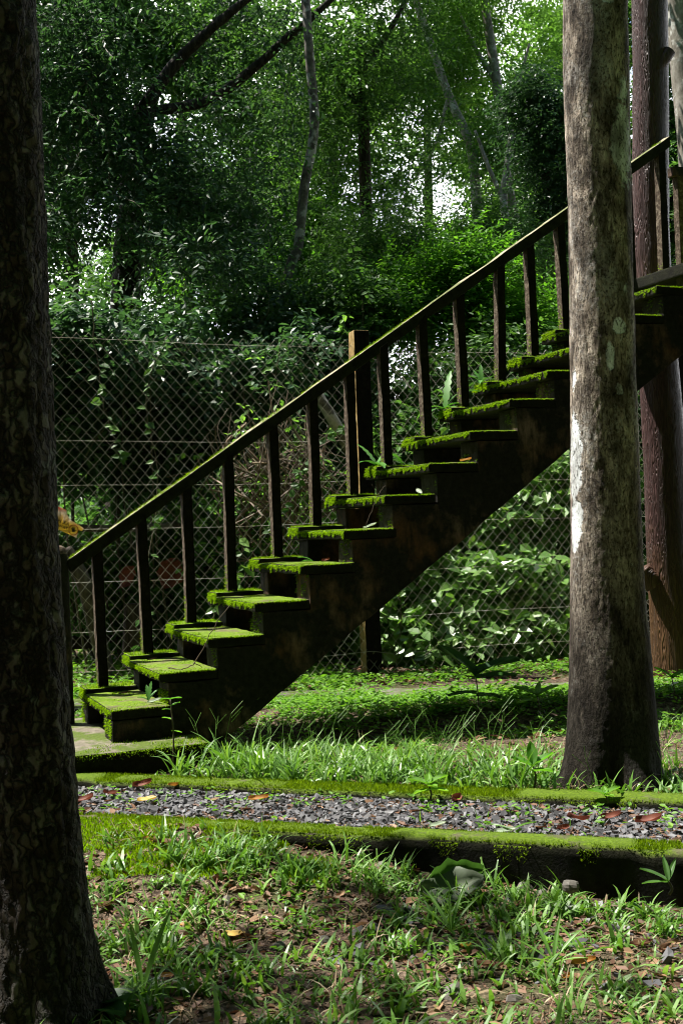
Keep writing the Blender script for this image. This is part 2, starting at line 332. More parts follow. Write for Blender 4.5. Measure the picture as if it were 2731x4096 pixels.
M['slate'] = leaf_mat('slate_chip', (.025, .024, .026), (.075, .074, .082), (.2, .2, .212), .6, 0, .35)
M['pebble'] = leaf_mat('brown_grey_stone', (.08, .07, .06), (.15, .14, .125), (.24, .22, .2), .7, 0, .3)
def dirt():
    m, nt, b, _ = nodes('forest_soil'); co = coords(nt)
    n1 = ntex(nt, co, 1.6, 6, .6); n2 = ntex(nt, co, 26, 6, .7); n3 = ntex(nt, co, 120, 3, .7)
    c = ramp(nt, n2, [(.34, (.014, .010, .007)), (.5, (.06, .043, .031)), (.68, (.2, .15, .11))])
    c = mix(nt, ramp(nt, n3, [(.56, (0, 0, 0)), (.64, (.6, .6, .6))]), c, (.28, .2, .14))
    c = mix(nt, ramp(nt, n1, [(.52, (0, 0, 0)), (.66, (.6, .6, .6))]), c, (.045, .07, .014))
    L(nt, c, b.inputs['Base Color']); b.inputs['Roughness'].default_value = .95; b.inputs['Specular IOR Level'].default_value = .1
    bump(nt, b, mth(nt, 'ADD', n2, mth(nt, 'MULTIPLY', n3, .5)), .012, 1.); return m
M['dirt'] = dirt()
def flat(name, c, rough=.6):
    m, nt, b, _ = nodes(name); co = coords(nt); n = ntex(nt, co, 30, 5)
    L(nt, mix(nt, mth(nt, 'MULTIPLY', n, .5), c, [x*.5 for x in c]), b.inputs['Base Color']); b.inputs['Roughness'].default_value = rough; return m
def sign_mat():
    m, nt, b, _ = nodes('weathered_yellow_plastic'); co = coords(nt)
    n = ntex(nt, co, 14, 5, .6)
    at_ = N(nt, 'ShaderNodeAttribute', attribute_name='lv')
    c = ramp(nt, at_.outputs['Fac'], [(0, (.78, .62, .14)), (.45, (.8, .64, .18)), (.72, (.8, .66, .42)), (.86, (.85, .78, .68)), (.95, (.62, .14, .05))])
    c = mix(nt, ramp(nt, n, [(.55, (0, 0, 0)), (.75, (.5, .5, .5))]), c, (.62, .36, .1))
    L(nt, c, b.inputs['Base Color']); b.inputs['Roughness'].default_value = .45
    t = N(nt, 'ShaderNodeBsdfTranslucent'); L(nt, c, t.inputs[0]); ms = N(nt, 'ShaderNodeMixShader'); ms.inputs[0].default_value = .55
    L(nt, b.outputs[0], ms.inputs[1]); L(nt, t.outputs[0], ms.inputs[2]); L(nt, ms.outputs[0], _.inputs[0]); return m
M['sign'] = sign_mat(); M['ink'] = flat('faded_black_ink', (.03, .028, .02)); M['signred'] = flat('faded_red_ink', (.5, .1, .03))
# ------------------------------------------------------------------ leaf meshes
def leaves(mb, P, A, Nn, Ln, wr=.45, fold=.25, lv=.5, droop=.15):
    """N folded six-point leaves: P base, A axis, Nn facing, Ln length"""
    A = unit(A); S = unit(np.cross(A, Nn)); Nn = np.cross(S, A); n = len(P); Ln = np.broadcast_to(np.asarray(Ln, float), (n,))[:, None]
    W = Ln*(np.broadcast_to(np.asarray(wr, float), (n,))[:, None])*.5; up = fold*W; dn = Nn*Ln
    b = P; t = P+A*Ln-dn*droop
    l1 = P+A*Ln*.3+S*W+Nn*up-dn*droop*.1; l2 = P+A*Ln*.68+S*W*.78+Nn*up*.7-dn*droop*.45
    r1 = P+A*Ln*.3-S*W+Nn*up-dn*droop*.1; r2 = P+A*Ln*.68-S*W*.78+Nn*up*.7-dn*droop*.45
    V = np.stack([b, l1, l2, t, r2, r1], 1).reshape(-1, 3); i = np.arange(n)[:, None]*6
    Q = np.concatenate([i+np.array([[0, 1, 2, 3]]), i+np.array([[0, 3, 4, 5]])], 0)
    lv = np.broadcast_to(np.asarray(lv, float), (n,)); mb.add(V, Q, None, np.repeat(lv, 6))
def blob_points(blobs, gap=.0, freq=.8, shell=.55):
    out = []
    for (c, r, k) in blobs:
        d = unit(RS.randn(k, 3)); rad = RS.rand(k)**shell
        p = np.array(c)+d*rad[:, None]*np.array(r)
        out.append(p)
    P = np.concatenate(out)
    if gap > -1:
        keep = np.array([mn.noise(Vector(p*freq)) > gap-.6*random.random()*0 for p in P]); P = P[keep]
    return P
def sprays(mb, C, twigs=4, per=8, tl=.35, ll=.07, wr=.45, flat_=.5, droop=.25, spread=.15, face=.25):
    """leafy twigs about each centre"""
    n = len(C)
    base = np.repeat(C, twigs, 0)+RS.randn(n*twigs, 3)*spread*tl*2
    d = unit(RS.randn(n*twigs, 3)*np.array([1, 1, flat_])-np.array([0, 0, droop]))
    clv = np.repeat(RS.rand(n), twigs)
    t = (np.arange(per)+.5)/per
    P = base[:, None]+d[:, None]*(t*tl)[None, :, None]; P[..., 2] -= (t**2*tl*droop)[None]
    sd = unit(np.cross(d, RS.randn(*d.shape)*.3+np.array([0, 0, 1.])))
    sg = np.where(np.arange(per) % 2 == 0, 1., -1.)
    A = d[:, None]*.55+sd[:, None]*sg[None, :, None]+RS.randn(len(d), per, 3)*.28
    A[..., 2] -= droop*.7
    Nn = np.array([0, -face, 1.])+RS.randn(len(d), per, 3)*.45
    lv = np.clip(clv[:, None]*.6+RS.rand(len(d), per)*.4, 0, 1)
    ln = ll*(.6+.7*RS.rand(len(d), per))
    leaves(mb, P.reshape(-1, 3), A.reshape(-1, 3), Nn.reshape(-1, 3), ln.ravel(), wr, .25, lv.ravel())
    return base, d
def hangers(mb, C, length, per_m=26, ll=.07, wr=.45, tw=None, sway=.12):
    for c in C:
        Lh = length*(.5+random.random()); k = max(4, int(Lh*per_m)); t = np.linspace(0, 1, 7)
        o = np.cumsum(RS.randn(7, 3)*np.array([sway, sway, .02]), 0)
        pts = spline(c+o+np.stack([0*t, 0*t, -t*Lh], -1), k)
        az = RS.rand(k)*2*PI
        A = np.stack([np.cos(az), np.sin(az), -.7-.6*RS.rand(k)], -1)
        Nn = np.stack([np.cos(az)*.6, np.sin(az)*.6, np.full(k, .9)], -1)+RS.randn(k, 3)*.3
        leaves(mb, pts+RS.randn(k, 3)*.02, A, Nn, ll*(.6+.7*RS.rand(k)), wr, .25, np.clip(random.random()*.6+RS.rand(k)*.4, 0, 1))
        if tw is not None: tw.add(*tube(pts[::3] if k > 9 else pts, .0035, 3, False), a=random.random())
def trunk_mesh(name, pts, radii, mat, parent=None, sides=28, n=60, amp=.05, freq=3., smooth=True, zs=.35, fine=0., ff=45.):
    P = spline(np.c_[np.asarray(pts, float), radii], n); V, Q, T = tube(P[:, :3], P[:, 3], sides)
    off = np.random.RandomState(len(name)).rand()*20
    ctr = np.repeat(P[:, :3], sides, 0); rr = np.repeat(P[:, 3], sides)
    for i in range(n*sides):
        p = V[i]; d = p-ctr[i]
        q = Vector((p[0]*freq/rr[i]*.3+off, p[1]*freq/rr[i]*.3, p[2]*freq/rr[i]*.3*zs)); s = mn.noise(q)+.5*mn.noise(q*2.3)
        V[i] = ctr[i]+d*(1+amp*s)
        if fine and p[2] < .45:
            th_ = math.atan2(d[1], d[0]); V[i] += d*(.16*math.exp(-max(p[2], -.05)/.11)*(.45+math.cos(4*th_+off)+.6*math.cos(7*th_+2*off)))
        if fine:
            q = Vector((p[0]*ff+off, p[1]*ff, p[2]*ff*.42)); e = mn.noise(q)+.6*mn.noise(q*2.1); V[i] += d/rr[i]*fine*(e if e > -.15 else -.15+(e+.15)*2.2)
    return mesh(name, V, [Q, T], mat, parent, None, smooth)
def limb(name, pts, r0, r1, mat, parent=None, sides=7, n=16):
    P = spline(pts, n); V, Q, T = tube(P, np.linspace(r0, r1, n), sides); V += RS.randn(*V.shape)*r1*.08
    return mesh(name, V, [Q, T], mat, parent, None, True)
#==SETTING
# ------------------------------------------------------------------ ground
KD = np.array([.942, -.336]); KN = np.array([.336, .942])
def front_z(t, n):
    """lower lawn in front of the near kerb; it climbs to the kerb top at its buried end"""
    near = np.interp(t, [-2.5, -2.1, -1.9, -1.4, -.9, -.3], [.035, .03, .0, -.06, -.125, -.165])
    return near+(-.14-near)*np.clip((4.13-n)/.7, 0, 1)
def ground_z(x, y):
    x = np.asarray(x, float); y = np.asarray(y, float)
    t = x*KD[0]+y*KD[1]; n = x*KN[0]+y*KN[1]
    f = front_z(t, n)
    z = np.where(n < 4.2, f, np.where(n < 4.9, -.012, 0.0))
    bank = np.clip((x+.75)*3, 0, 1)*(n > 5.3); z = z-.10*np.exp(-((y-6.72-.10*x)/.26)**2)*bank+.045*np.exp(-((y-7.42)/.26)**2)*bank
    z = z+np.where(y > 9.4, np.clip((y-9.4)*.02, 0, 1.2), 0)
    return z
def build_ground():
    xs = np.unique(np.concatenate([-np.geomspace(3, 120, 22), np.arange(-3, 3.01, .035), np.geomspace(3, 120, 22)]))
    ys = np.unique(np.concatenate([[-60, -30, -12, -4, 0, 1, 1.6, 2.1], np.arange(2.4, 10.5, .035), np.geomspace(10.6, 160, 30)]))
    X, Y = np.meshgrid(xs, ys, indexing='ij'); Z = ground_z(X, Y)
    nz = np.array([mn.noise(Vector((a*2.3, b*2.3, 0)))*.012+mn.noise(Vector((a*9, b*9, 3)))*.007 for a, b in zip(X.ravel(), Y.ravel())]).reshape(X.shape)
    Z = Z+nz; V = np.stack([X, Y, Z], -1).reshape(-1, 3); a, b = X.shape
    i = (np.arange(a-1)[:, None]*b+np.arange(b-1)[None]).ravel()
    tag(mesh('ground', V, np.stack([i, i+b, i+b+1, i+1], -1), M['dirt'], None, None, True), 'brown forest soil under grass and litter', None, None, 'structure')
build_ground()
def kn(t, n): return KD*t+KN*n
def gg(x, y):
    """the spot of the lawn seen at x, y"""
    z = -.12
    for _ in range(6): p = gp(x, y, z); z = float(ground_z(p[0], p[1]))
    return gp(x, y, z)
# ------------------------------------------------------------------ moss helpers
def moss(mb, P, Nn, L_=.012, w=.005, hang=0., lv=None):
    n = len(P); d = unit(Nn+RS.randn(n, 3)*.45-np.array([0, 0, hang])); s = unit(np.cross(d, RS.randn(n, 3)))
    l = L_*(.5+RS.rand(n))[:, None]
    V = np.stack([P-s*w*.5-Nn*.002, P+s*w*.5-Nn*.002, P+d*l], 1).reshape(-1, 3); i = np.arange(n)[:, None]*3
    mb.add(V, None, i+np.arange(3)[None], np.repeat(np.clip(RS.rand(n)*.8+.1 if lv is None else lv, 0, 1), 3))
def nz3(P, f, o=0.): return np.array([mn.noise(Vector((p[0]*f+o, p[1]*f, p[2]*f))) for p in P])
# ------------------------------------------------------------------ kerbs and gravel
def kerb(n0, n1, t0, t1, z1, label, seed, rough_top=0.):
    nseg = max(2, int((t1-t0)/.06)); prof = [(n0, -.3), (n0, z1-.045), (n0, z1-.022), (n0+.012, z1-.005), (n0+.03, z1-.001), ((n0+n1)/2, z1), (n1-.018, z1-.003), (n1, z1-.022), (n1, z1-.045), (n1, -.3)]
    T = np.linspace(t0, t1, nseg); V = []
    for t in T:
        j = int((t-t0)/.92+.3*seed); dz = .006*math.sin(j*2.1+seed); crack = abs(((t-t0)/.92+.3*seed) % 1-.02) < .035
        for k, (a, z) in enumerate(prof):
            q = Vector((t*5+seed, a*9, z*4)); w = mn.noise(q)*.005+mn.noise(q*3)*.0035
            p = kn(t, a+(w if k < 5 else -w if k > 5 else 0)); V.append((p[0], p[1], z+(dz+w*.7-(.012 if crack else 0) if z > -.1 else 0)))
    V = np.array(V); m = len(prof); i = (np.arange(nseg-1)[:, None]*m+np.arange(m-1)[None]).ravel()
    Q = np.stack([i, i+1, i+m+1, i+m], -1)[:, ::-1]
    o = mesh('stone_kerb', V, [Q, np.array([list(range(m))]), np.array([list(range((nseg-1)*m, nseg*m))[::-1]])], M['kerb'], None, None, True)
    tag(o, label, 'kerb')
    mb = MB(); k = 30000; t = t0+RS.rand(k)*(t1-t0); u = RS.rand(k)
    nn = n0+.004+u*(n1-n0-.008); P = np.stack([*(KD[:, None]*t+KN[:, None]*nn), np.full(k, z1-.004)], -1)
    keep = nz3(P, 5, seed)+.6*nz3(P, 17, seed) > -.42; P = P[keep]; moss(mb, P, np.tile([0, 0, 1.], (len(P), 1)), .009, .005)
    k = 5000; t = t0+RS.rand(k)*(t1-t0); h = RS.rand(k)**2*.05
    P = np.stack([*(KD[:, None]*t+KN[:, None]*(n0-.004)), z1-.012-h], -1); keep = nz3(P*np.array([1, 1, .4]), 11, seed) > .02+h*5; P = P[keep]
    moss(mb, P, np.tile([-.336, -.942, .3], (len(P), 1)), .010, .005, .5)
    mb.build('moss', M['moss_kerb'], o)
    return o
kerb(4.82, 4.985, -3.6, .1, .032, 'low mossy concrete kerb edging the lawn behind the gravel', 1.)
kerb(4.135, 4.262, -3.6, .1, .032, 'tall mossy concrete kerb holding back the gravel, front face coloured near black as in shade', 2.)
def chips(mb, P, size, flatn=.45):
    n = len(P); base = np.array([[x, y, z] for x in (-1, 1) for y in (-1, 1) for z in (-1, 1)], float)
    V = base[None]*(1+RS.randn(n, 8, 3)*.2); V *= np.stack([1+RS.rand(n)*.5, .65+RS.rand(n)*.35, flatn*(.5+RS.rand(n))], -1)[:, None]*.5
    ya = RS.rand(n)*2*PI; q = unit(np.stack([np.cos(ya/2), RS.randn(n)*.2, RS.randn(n)*.2, np.sin(ya/2)], -1)); w, x, y, z = q.T
    Rm = np.stack([1-2*(y*y+z*z), 2*(x*y-z*w), 2*(x*z+y*w), 2*(x*y+z*w), 1-2*(x*x+z*z), 2*(y*z-x*w), 2*(x*z-y*w), 2*(y*z+x*w), 1-2*(x*x+y*y)], -1).reshape(n, 3, 3)
    V = np.einsum('nij,nkj->nki', Rm, V)*np.asarray(size)[:, None, None]+P[:, None]
    Q = np.array([[0, 1, 3, 2], [4, 6, 7, 5], [0, 4, 5, 1], [2, 3, 7, 6], [0, 2, 6, 4], [1, 5, 7, 3]])
    mb.add(V.reshape(-1, 3), (np.arange(n)[:, None, None]*8+Q[None]).reshape(-1, 4), None, np.repeat(np.clip(RS.rand(n), 0, 1), 8))
def gravel():
    k = 24000; t = -3.5+RS.rand(k)*3.6; n = 4.27+RS.rand(k)*.55
    z = -.016+RS.rand(k)*.026-.006*((n-4.53)/.27)**2
    P = np.stack([*(KD[:, None]*t+KN[:, None]*n), z], -1); mb = MB()
    chips(mb, P, .007+RS.rand(k)**2.6*.020, .55)
    # a few chips strayed on to the lawn in front
    k = 260; t = -1.3+RS.rand(k)*1.4; n = 3.2+RS.rand(k)**.6*.85; p = KD[:, None]*t+KN[:, None]*n
    chips(mb, np.stack([*p, ground_z(*p)+.004], -1), .012+RS.rand(k)**3*.03)
    tag(mb.build('gravel', M['slate']), 'blue grey slate chippings filling the bed between the two kerbs', None, None, 'stuff')
gravel()
# ------------------------------------------------------------------ concrete path in front of the fence
def path():
    a, b = gp(560, 1616, .02), gp(1330, 1590, .02); c, d = gp(1330, 1567, .02), gp(560, 1591, .02)
    dr = (b-a)/np.linalg.norm(b-a); a = a-dr*2.2; d = d-dr*2.2; b = b+dr*2.4; c = c+dr*2.4
    def f(bm):
        lo = [bm.verts.new((p[0], p[1], -.06)) for p in (a, b, c, d)]; hi = [bm.verts.new((p[0], p[1], .022)) for p in (a, b, c, d)]
        bm.faces.new(lo[::-1]); bm.faces.new(hi)
        for i in range(4): bm.faces.new([lo[i], lo[(i+1) % 4], hi[(i+1) % 4], hi[i]])
    tag(rough('concrete_path', f, M['path'], None, .008, .15, .006, 5, 3., True), 'narrow grey concrete path with mossy edges before the fence', None, None, 'structure')
path()
#==STAIR
# ------------------------------------------------------------------ the staircase (local x = up the run, y = across to the far side)
TH = .3781; G = .2552; RISE = .17; Z1 = .27; WID = .9; NST = 15
stair = empty('concrete_staircase', (-1.1736, 6.0022, 0), TH, 'weathered concrete staircase with mossy treads climbing beside the fence', 'staircase')
SD = np.array([math.cos(TH), math.sin(TH), 0]); SW = np.array([-math.sin(TH), math.cos(TH), 0]); SO = np.array([-1.1736, 6.0022, 0])
DZ = [0, .004, -.003, -.017, -.022, -.012, -.007, 0, -.003, .002, .011, .004, -.005, 0, .003, 0]
DX = [0, .012, .003, .003, 0, .004, -.002, -.014, -.002, 0, .002, 0, 0, 0, 0, 0]
TT = .05
def step(i): return (i-1)*G+DX[i], Z1+(i-1)*RISE+DZ[i]
def sloc(x, y, z): return SO+SD*x+SW*y+np.array([0, 0, z])
def tread_moss(par, x, z, seed, w=WID, d=.283, front=1.0):
    mb = MB()
    k = 3400; u = RS.rand(k)*d; v = RS.rand(k)*(w-.01)
    P = np.stack([x+u, v, np.full(k, z-.001)], -1)
    edge = np.minimum.reduce([u/.07, v/.14, (w-v)/.2, np.ones(k)])  # the worn middle of a tread is thinly covered
    keep = nz3(P, 7, seed*3.1)+.55*(1-edge) > .16; P = P[keep]
    P[:, 2] += 0
    moss(mb, P, np.tile([0, 0, 1.], (len(P), 1)), .005, .005, 0.)
    k = int(3000*front); v = RS.rand(k)*w; h = RS.rand(k)*.045
    P = np.stack([np.full(k, x-.003), v, z-.004-h], -1)
    ln = nz3(np.stack([v*0, v, v*0], -1), 30, seed)*.036+.020
    keep = h < ln; P = P[keep]; P[:, 2] = np.maximum(P[:, 2], z-.068)
    moss(mb, P, np.tile([-1., 0, .1], (len(P), 1)), .009, .005, 1.0)
    k = 260; u = RS.rand(k)*d; P = np.stack([x+u, np.full(k, .002), z-.003-RS.rand(k)*.006], -1)
    moss(mb, P, np.tile([0, -.5, 1.], (len(P), 1)), .009, .005, .1)
    return mb.build('moss', M['moss_tuft'], par)
for i in range(1, NST):
    x, z = step(i)
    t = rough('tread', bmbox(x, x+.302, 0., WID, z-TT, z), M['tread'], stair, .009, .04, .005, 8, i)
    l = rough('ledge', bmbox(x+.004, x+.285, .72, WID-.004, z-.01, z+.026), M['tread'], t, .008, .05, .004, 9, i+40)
    mb = MB(); k = 800; P = np.stack([x+.006+RS.rand(k)*.27, .725+RS.rand(k)*(WID-.735), np.full(k, z+.025)], -1)
    moss(mb, P, np.tile([0, 0, 1.], (k, 1)), .011, .005); k = 260; P = np.stack([np.full(k, x+.002), .725+RS.rand(k)*(WID-.735), z+.022-RS.rand(k)*.03], -1)
    moss(mb, P, np.tile([-1., 0, .2], (k, 1)), .012, .005, .8); mb.build('moss', M['moss_tuft'], l)
    tread_moss(t, x, z, i, front=1. if i < 13 else .7)
def under(x): return .06+.697*(x-.567)
def stringer(y0, y1, seed, name_seed):
    top = []
    for i in range(1, NST+1):
        x, z = step(i) if i < len(DX) else ((i-1)*G, Z1+(i-1)*RISE)
        xr = x+.045 if i > 1 else x+.004
        if i == 1: top.append((xr, -.03))
        top += [(xr, z-TT-.003), ((step(i+1)[0] if i < 15 else x+G)+.045 if i < NST else x+.6, z-TT-.003)]
    xe = (NST-1)*G+.6; bot = [(xe, under(xe)-.02), (.41, -.045)]
    o = rough('stringer', bmprism(top+bot, y0, y1), M['black_concrete'], stair, .006, .09, .007, 6, seed)
    mb = MB()
    for i in range(1, NST):       # moss on the faces under each nosing
        x, z = step(i); k = 420 if i < 3 else 150; xr = x+(.045 if i > 1 else .004); v = y0+RS.rand(k)*(y1-y0)
        P = np.stack([np.full(k, xr-.004), v, z-TT-RS.rand(k)*(RISE-TT)], -1); P = P[nz3(P, 14, i*2.) > (.0 if i < 3 else .12)]
        if i == 1 or len(P) and y0 < .1 or i > 9: moss(mb, P, np.tile([-1., 0, 0.], (len(P), 1)), .011, .005, .6, RS.rand(len(P))*(.75 if i < 3 else .35))
    mb.build('moss', M['moss_tuft'], o); return o
stringer(.003, .21, 1, 0); stringer(.69, .845, 2, 0)
rough('foundation_slab', bmbox(-.62, .43, -.25, .95, -.05, .115), M['slab'], stair, .014, .06, .007, 6, 9)
rough('foundation_step', bmbox(-.75, -.32, -.42, -.255, -.05, .07), M['slab'], stair, .014, .06, .007, 6, 11)
mb = MB(); k = 1600; P = np.stack([-.3+RS.rand(k)*.73, -.25+RS.rand(k)*.25, np.full(k, .113)], -1); P = P[(nz3(P, 6, 5.) > .02) | (P[:, 0] > .24)]
moss(mb, P, np.tile([0, 0, 1.], (len(P), 1)), .012, .005); k = 500; P = np.stack([-.2+RS.rand(k)*.63, np.full(k, -.252), .112-RS.rand(k)**2*.03], -1)
moss(mb, P, np.tile([0, -1., .3], (k, 1)), .012, .005, .4); mb.build('moss', M['moss_tuft'], [o for o in stair.children if o.name == 'foundation_slab'][0])
# landing at the top
xl = (NST-1)*G; zl = Z1+(NST-1)*RISE
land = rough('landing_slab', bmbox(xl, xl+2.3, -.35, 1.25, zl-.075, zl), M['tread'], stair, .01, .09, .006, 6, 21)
rough('landing_beam', bmbox(xl+.62, xl+2.2, .02, .25, zl-.33, zl-.078), M['black_concrete'], stair, .01, .1, .006, 6, 22)
# handrail
RB = .7755
rail0 = np.array([-.06, 1.004]); rail1 = np.array([4.025, 3.665])
sl = (rail1[1]-rail0[1])/(rail1[0]-rail0[0])
def rail_z(x): return rail0[1]+sl*(x-rail0[0])
hp = [(rail0[0], rail0[1]), (rail1[0], rail1[1]), (rail1[0]+.012, rail1[1]-.07), (rail0[0]+.02, rail0[1]-.066)]
hr = rough('handrail', bmprism(hp, RB-.035, RB+.04), M['rail'], stair, .009, .06, .007, 4.5, 31)
mb = MB(); k = 5200; xx = RS.rand(k)*4.0-.04; P = np.stack([xx, RB-.033+RS.rand(k)*.07, rail_z(xx)-.001], -1)
P = P[nz3(P, 4, 8.)+.18-np.clip(xx-1.4, 0, 3)*.22 > 0]; moss(mb, P, np.tile([-.3, 0, 1.], (len(P), 1)), .009, .005); mb.build('moss', M['moss_tuft'], hr)
BX = {5: .02, 6: .012, 8: -.026, 4: -.01, 13: -.014, 9: -.006, 11: .01}
for i in list(range(1, 14))+[14, 15, 16]:
    x, z = step(i) if i < 15 else ((i-1)*G, zl); x = (i-1)*G+.118+BX.get(i, 0.)
    if i == 16: x = 3.955
    zb = z+.02 if i < 15 else zl-.005; zt = rail_z(x)-.05; lean = RS.randn(2)*.008
    def f(bm, x=x, zb=zb, zt=zt, lean=lean):
        hw, hd = .028, .029
        V = [(x+sx*hw+(lean[0] if k else 0), RB+sy*hd+(lean[1] if k else 0), (zt+sx*hw*sl) if k else zb) for k in (0, 1) for sx, sy in ((-1, -1), (1, -1), (1, 1), (-1, 1))]
        vs = [bm.verts.new(v) for v in V]; bm.faces.new(vs[:4][::-1]); bm.faces.new(vs[4:])
        for j in range(4): bm.faces.new([vs[j], vs[(j+1) % 4], vs[4+(j+1) % 4], vs[4+j]])
    b = rough('baluster', f, M['baluster'], stair, .005, .07, .004, 14, i+60)
    b.data.materials.append(M['shaded_face'])
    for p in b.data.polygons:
        if p.normal.y < -.5 or p.normal.x > .6: p.material_index = 1  # faces turned from the sun get the painted-shade copy
    mb = MB(); k = 90; P = np.stack([np.full(k, x-.03), RB-.028+RS.rand(k)*.056, zb+RS.rand(k)**2*.16], -1); moss(mb, P, np.tile([-1., 0, .2], (k, 1)), .008, .004); mb.build('moss', M['moss_tuft'], b)
# newel with a broken, weathered head
def newel(bm):
    for z0 in (0,):
        n = 10; rings = []
        for zz, r in ((.1, .062), (.5, .058), (.95, .057), (1.04, .056), (1.075, .045), (1.085, .02)):
            rings.append([bm.verts.new((-.102+r*math.cos(a*2*PI/n), RB+r*math.sin(a*2*PI/n), zz)) for a in range(n)])
        for a, b in zip(rings, rings[1:]):
            for j in range(n): bm.faces.new([a[j], a[(j+1) % n], b[(j+1) % n], b[j]])
        bm.faces.new(rings[0][::-1]); bm.faces.new(rings[-1])
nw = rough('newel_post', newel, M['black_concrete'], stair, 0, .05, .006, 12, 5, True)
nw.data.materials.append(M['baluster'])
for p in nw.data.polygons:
    if p.center.z > 1.035 or p.normal.x < -.5: p.material_index = 1  # weathered head, and the sunward side painted paler as if sunlit
# level rail of the landing
lr = rough('landing_rail', bmbox(4.04, 5.7, RB-.035, RB+.035, 3.395, 3.462), M['black_concrete'], stair, .008, .1, .003, 7, 33)
for x in (4.105, 4.5, 4.9, 5.3): rough('baluster', bmbox(x-.03, x+.03, RB-.028, RB+.028, zl-.004, 3.4), M['baluster'], stair, .005, .08, .004, 14, x)
#==TREES
# ------------------------------------------------------------------ two near trees
def near_tree(name, label, axis, radii, mat, sides, n, amp, freq, base, flare=None, zs=.35, fine=0., ff=45.):
    root = empty(name, tuple(base), 0, label, 'tree')
    P = np.array(axis)-np.array(base)
    tr = trunk_mesh('trunk', P, radii, mat, root, sides, n, amp, freq, True, zs, fine, ff)
    return root
# dark trunk close to the camera
ax = [(-.815, 3.2, -.35), (-.815, 3.2, -.12), (-.82, 3.2, .15), (-.845, 3.2, .6), (-.865, 3.2, 1.2), (-.875, 3.2, 1.9), (-.885, 3.2, 2.6), (-.93, 3.25, 4.0), (-1.1, 3.4, 5.6), (-1.5, 3.7, 7.4)]
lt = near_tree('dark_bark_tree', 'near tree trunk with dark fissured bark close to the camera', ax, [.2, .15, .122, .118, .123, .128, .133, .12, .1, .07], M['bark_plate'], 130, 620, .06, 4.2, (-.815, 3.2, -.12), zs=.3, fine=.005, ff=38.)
ax = [(1.113, 5.24, -.3), (1.113, 5.24, 0.0), (1.116, 5.24, .2), (1.12, 5.24, .5), (1.123, 5.24, .92), (1.135, 5.24, 1.48), (1.155, 5.24, 2.4), (1.172, 5.24, 3.33), (1.25, 5.3, 5.2), (1.2, 5.4, 7.6)]
rt = near_tree('lichened_tree', 'straight grey brown trunk with white lichen patches standing before the stairs', ax, [.245, .212, .193, .172, .152, .143, .136, .139, .12, .08], M['bark_right'], 130, 620, .026, 3., (1.113, 5.24, 0), fine=.0013, ff=60.)
tc_ = [(-3.7, 4.1, 6.8), (-4.4, 3.4, 7.8), (-2.9, 2.0, 8.2)]
mbc = MB(); C = blob_points([(np.array(c)-np.array((-.815, 3.2, -.12)), (1.6, 1.4, 1.), 45) for c in tc_], -.1, 1.); sprays(mbc, C, 4, 8, .35, .12, .5); mbc.build('crown', M['leaf_mid'], lt)
for a in tc_: limb('limb', [np.array((-1.5, 3.7, 7.2))-np.array((-.815, 3.2, -.12)), (np.array((-1.5, 3.7, 7.2))+np.array(a))/2-np.array((-.815, 3.2, -.32)), np.array(a)-np.array((-.815, 3.2, -.12))], .05, .015, M['bark_dark'], lt)
mbc = MB(); C = blob_points([((x-1.113, y-5.24, z), (1.1, 1., .8), 220) for x, y, z in ((.6, 4.9, 8.2), (1.9, 5.8, 8.6), (1.3, 4.6, 9.2))], -.1, 1.); sprays(mbc, C, 4, 8, .35, .12, .5); mbc.build('crown', M['leaf_mid'], rt)
for a in ((.6, 4.9, 8.2), (1.9, 5.8, 8.6), (1.3, 4.6, 9.2)): limb('limb', [np.array((1.2, 5.4, 7.4))-np.array((1.113, 5.24, 0)), np.array(a)-np.array((1.113, 5.24, 0))], .06, .02, M['bark_brown'], rt, 7, 6)
# moulded concrete column of the tree house
cb_ = np.array((2.28, 8.5, 0.)); ax = [(2.29, 8.5, -.2), (2.285, 8.5, 0), (2.275, 8.5, .35), (2.255, 8.5, .9), (2.25, 8.5, 1.7), (2.222, 8.5, 2.9), (2.25, 8.5, 3.8), (2.28, 8.5, 4.75), (2.3, 8.5, 7.5)]
colm = empty('moulded_bark_column', tuple(cb_), 0, 'maroon concrete column moulded like a tree trunk behind the stairs', 'column')
trunk_mesh('shaft', np.array(ax)-cb_, [.21, .185, .168, .15, .143, .126, .124, .122, .12], M['faux_bark'], colm, 64, 260, .025, 3., True, .4)
def stub(px, py, dx, dz, r, ln):
    p = at(px, py, 8.43)-cb_; q = p+np.array([dx, -.02, dz])*ln
    P = spline([p-np.array([dx, 0, dz])*.06, p+(q-p)*.5, q], 8); V, Q, T = tube(P, np.linspace(r*1.25, r, 8), 14)
    mesh('branch_stub', V, [Q, T], M['faux_bark'], colm, None, True)
stub(1512, 150, .62, .75, .042, .13); stub(1492, 1330, -.5, .75, .055, .1)
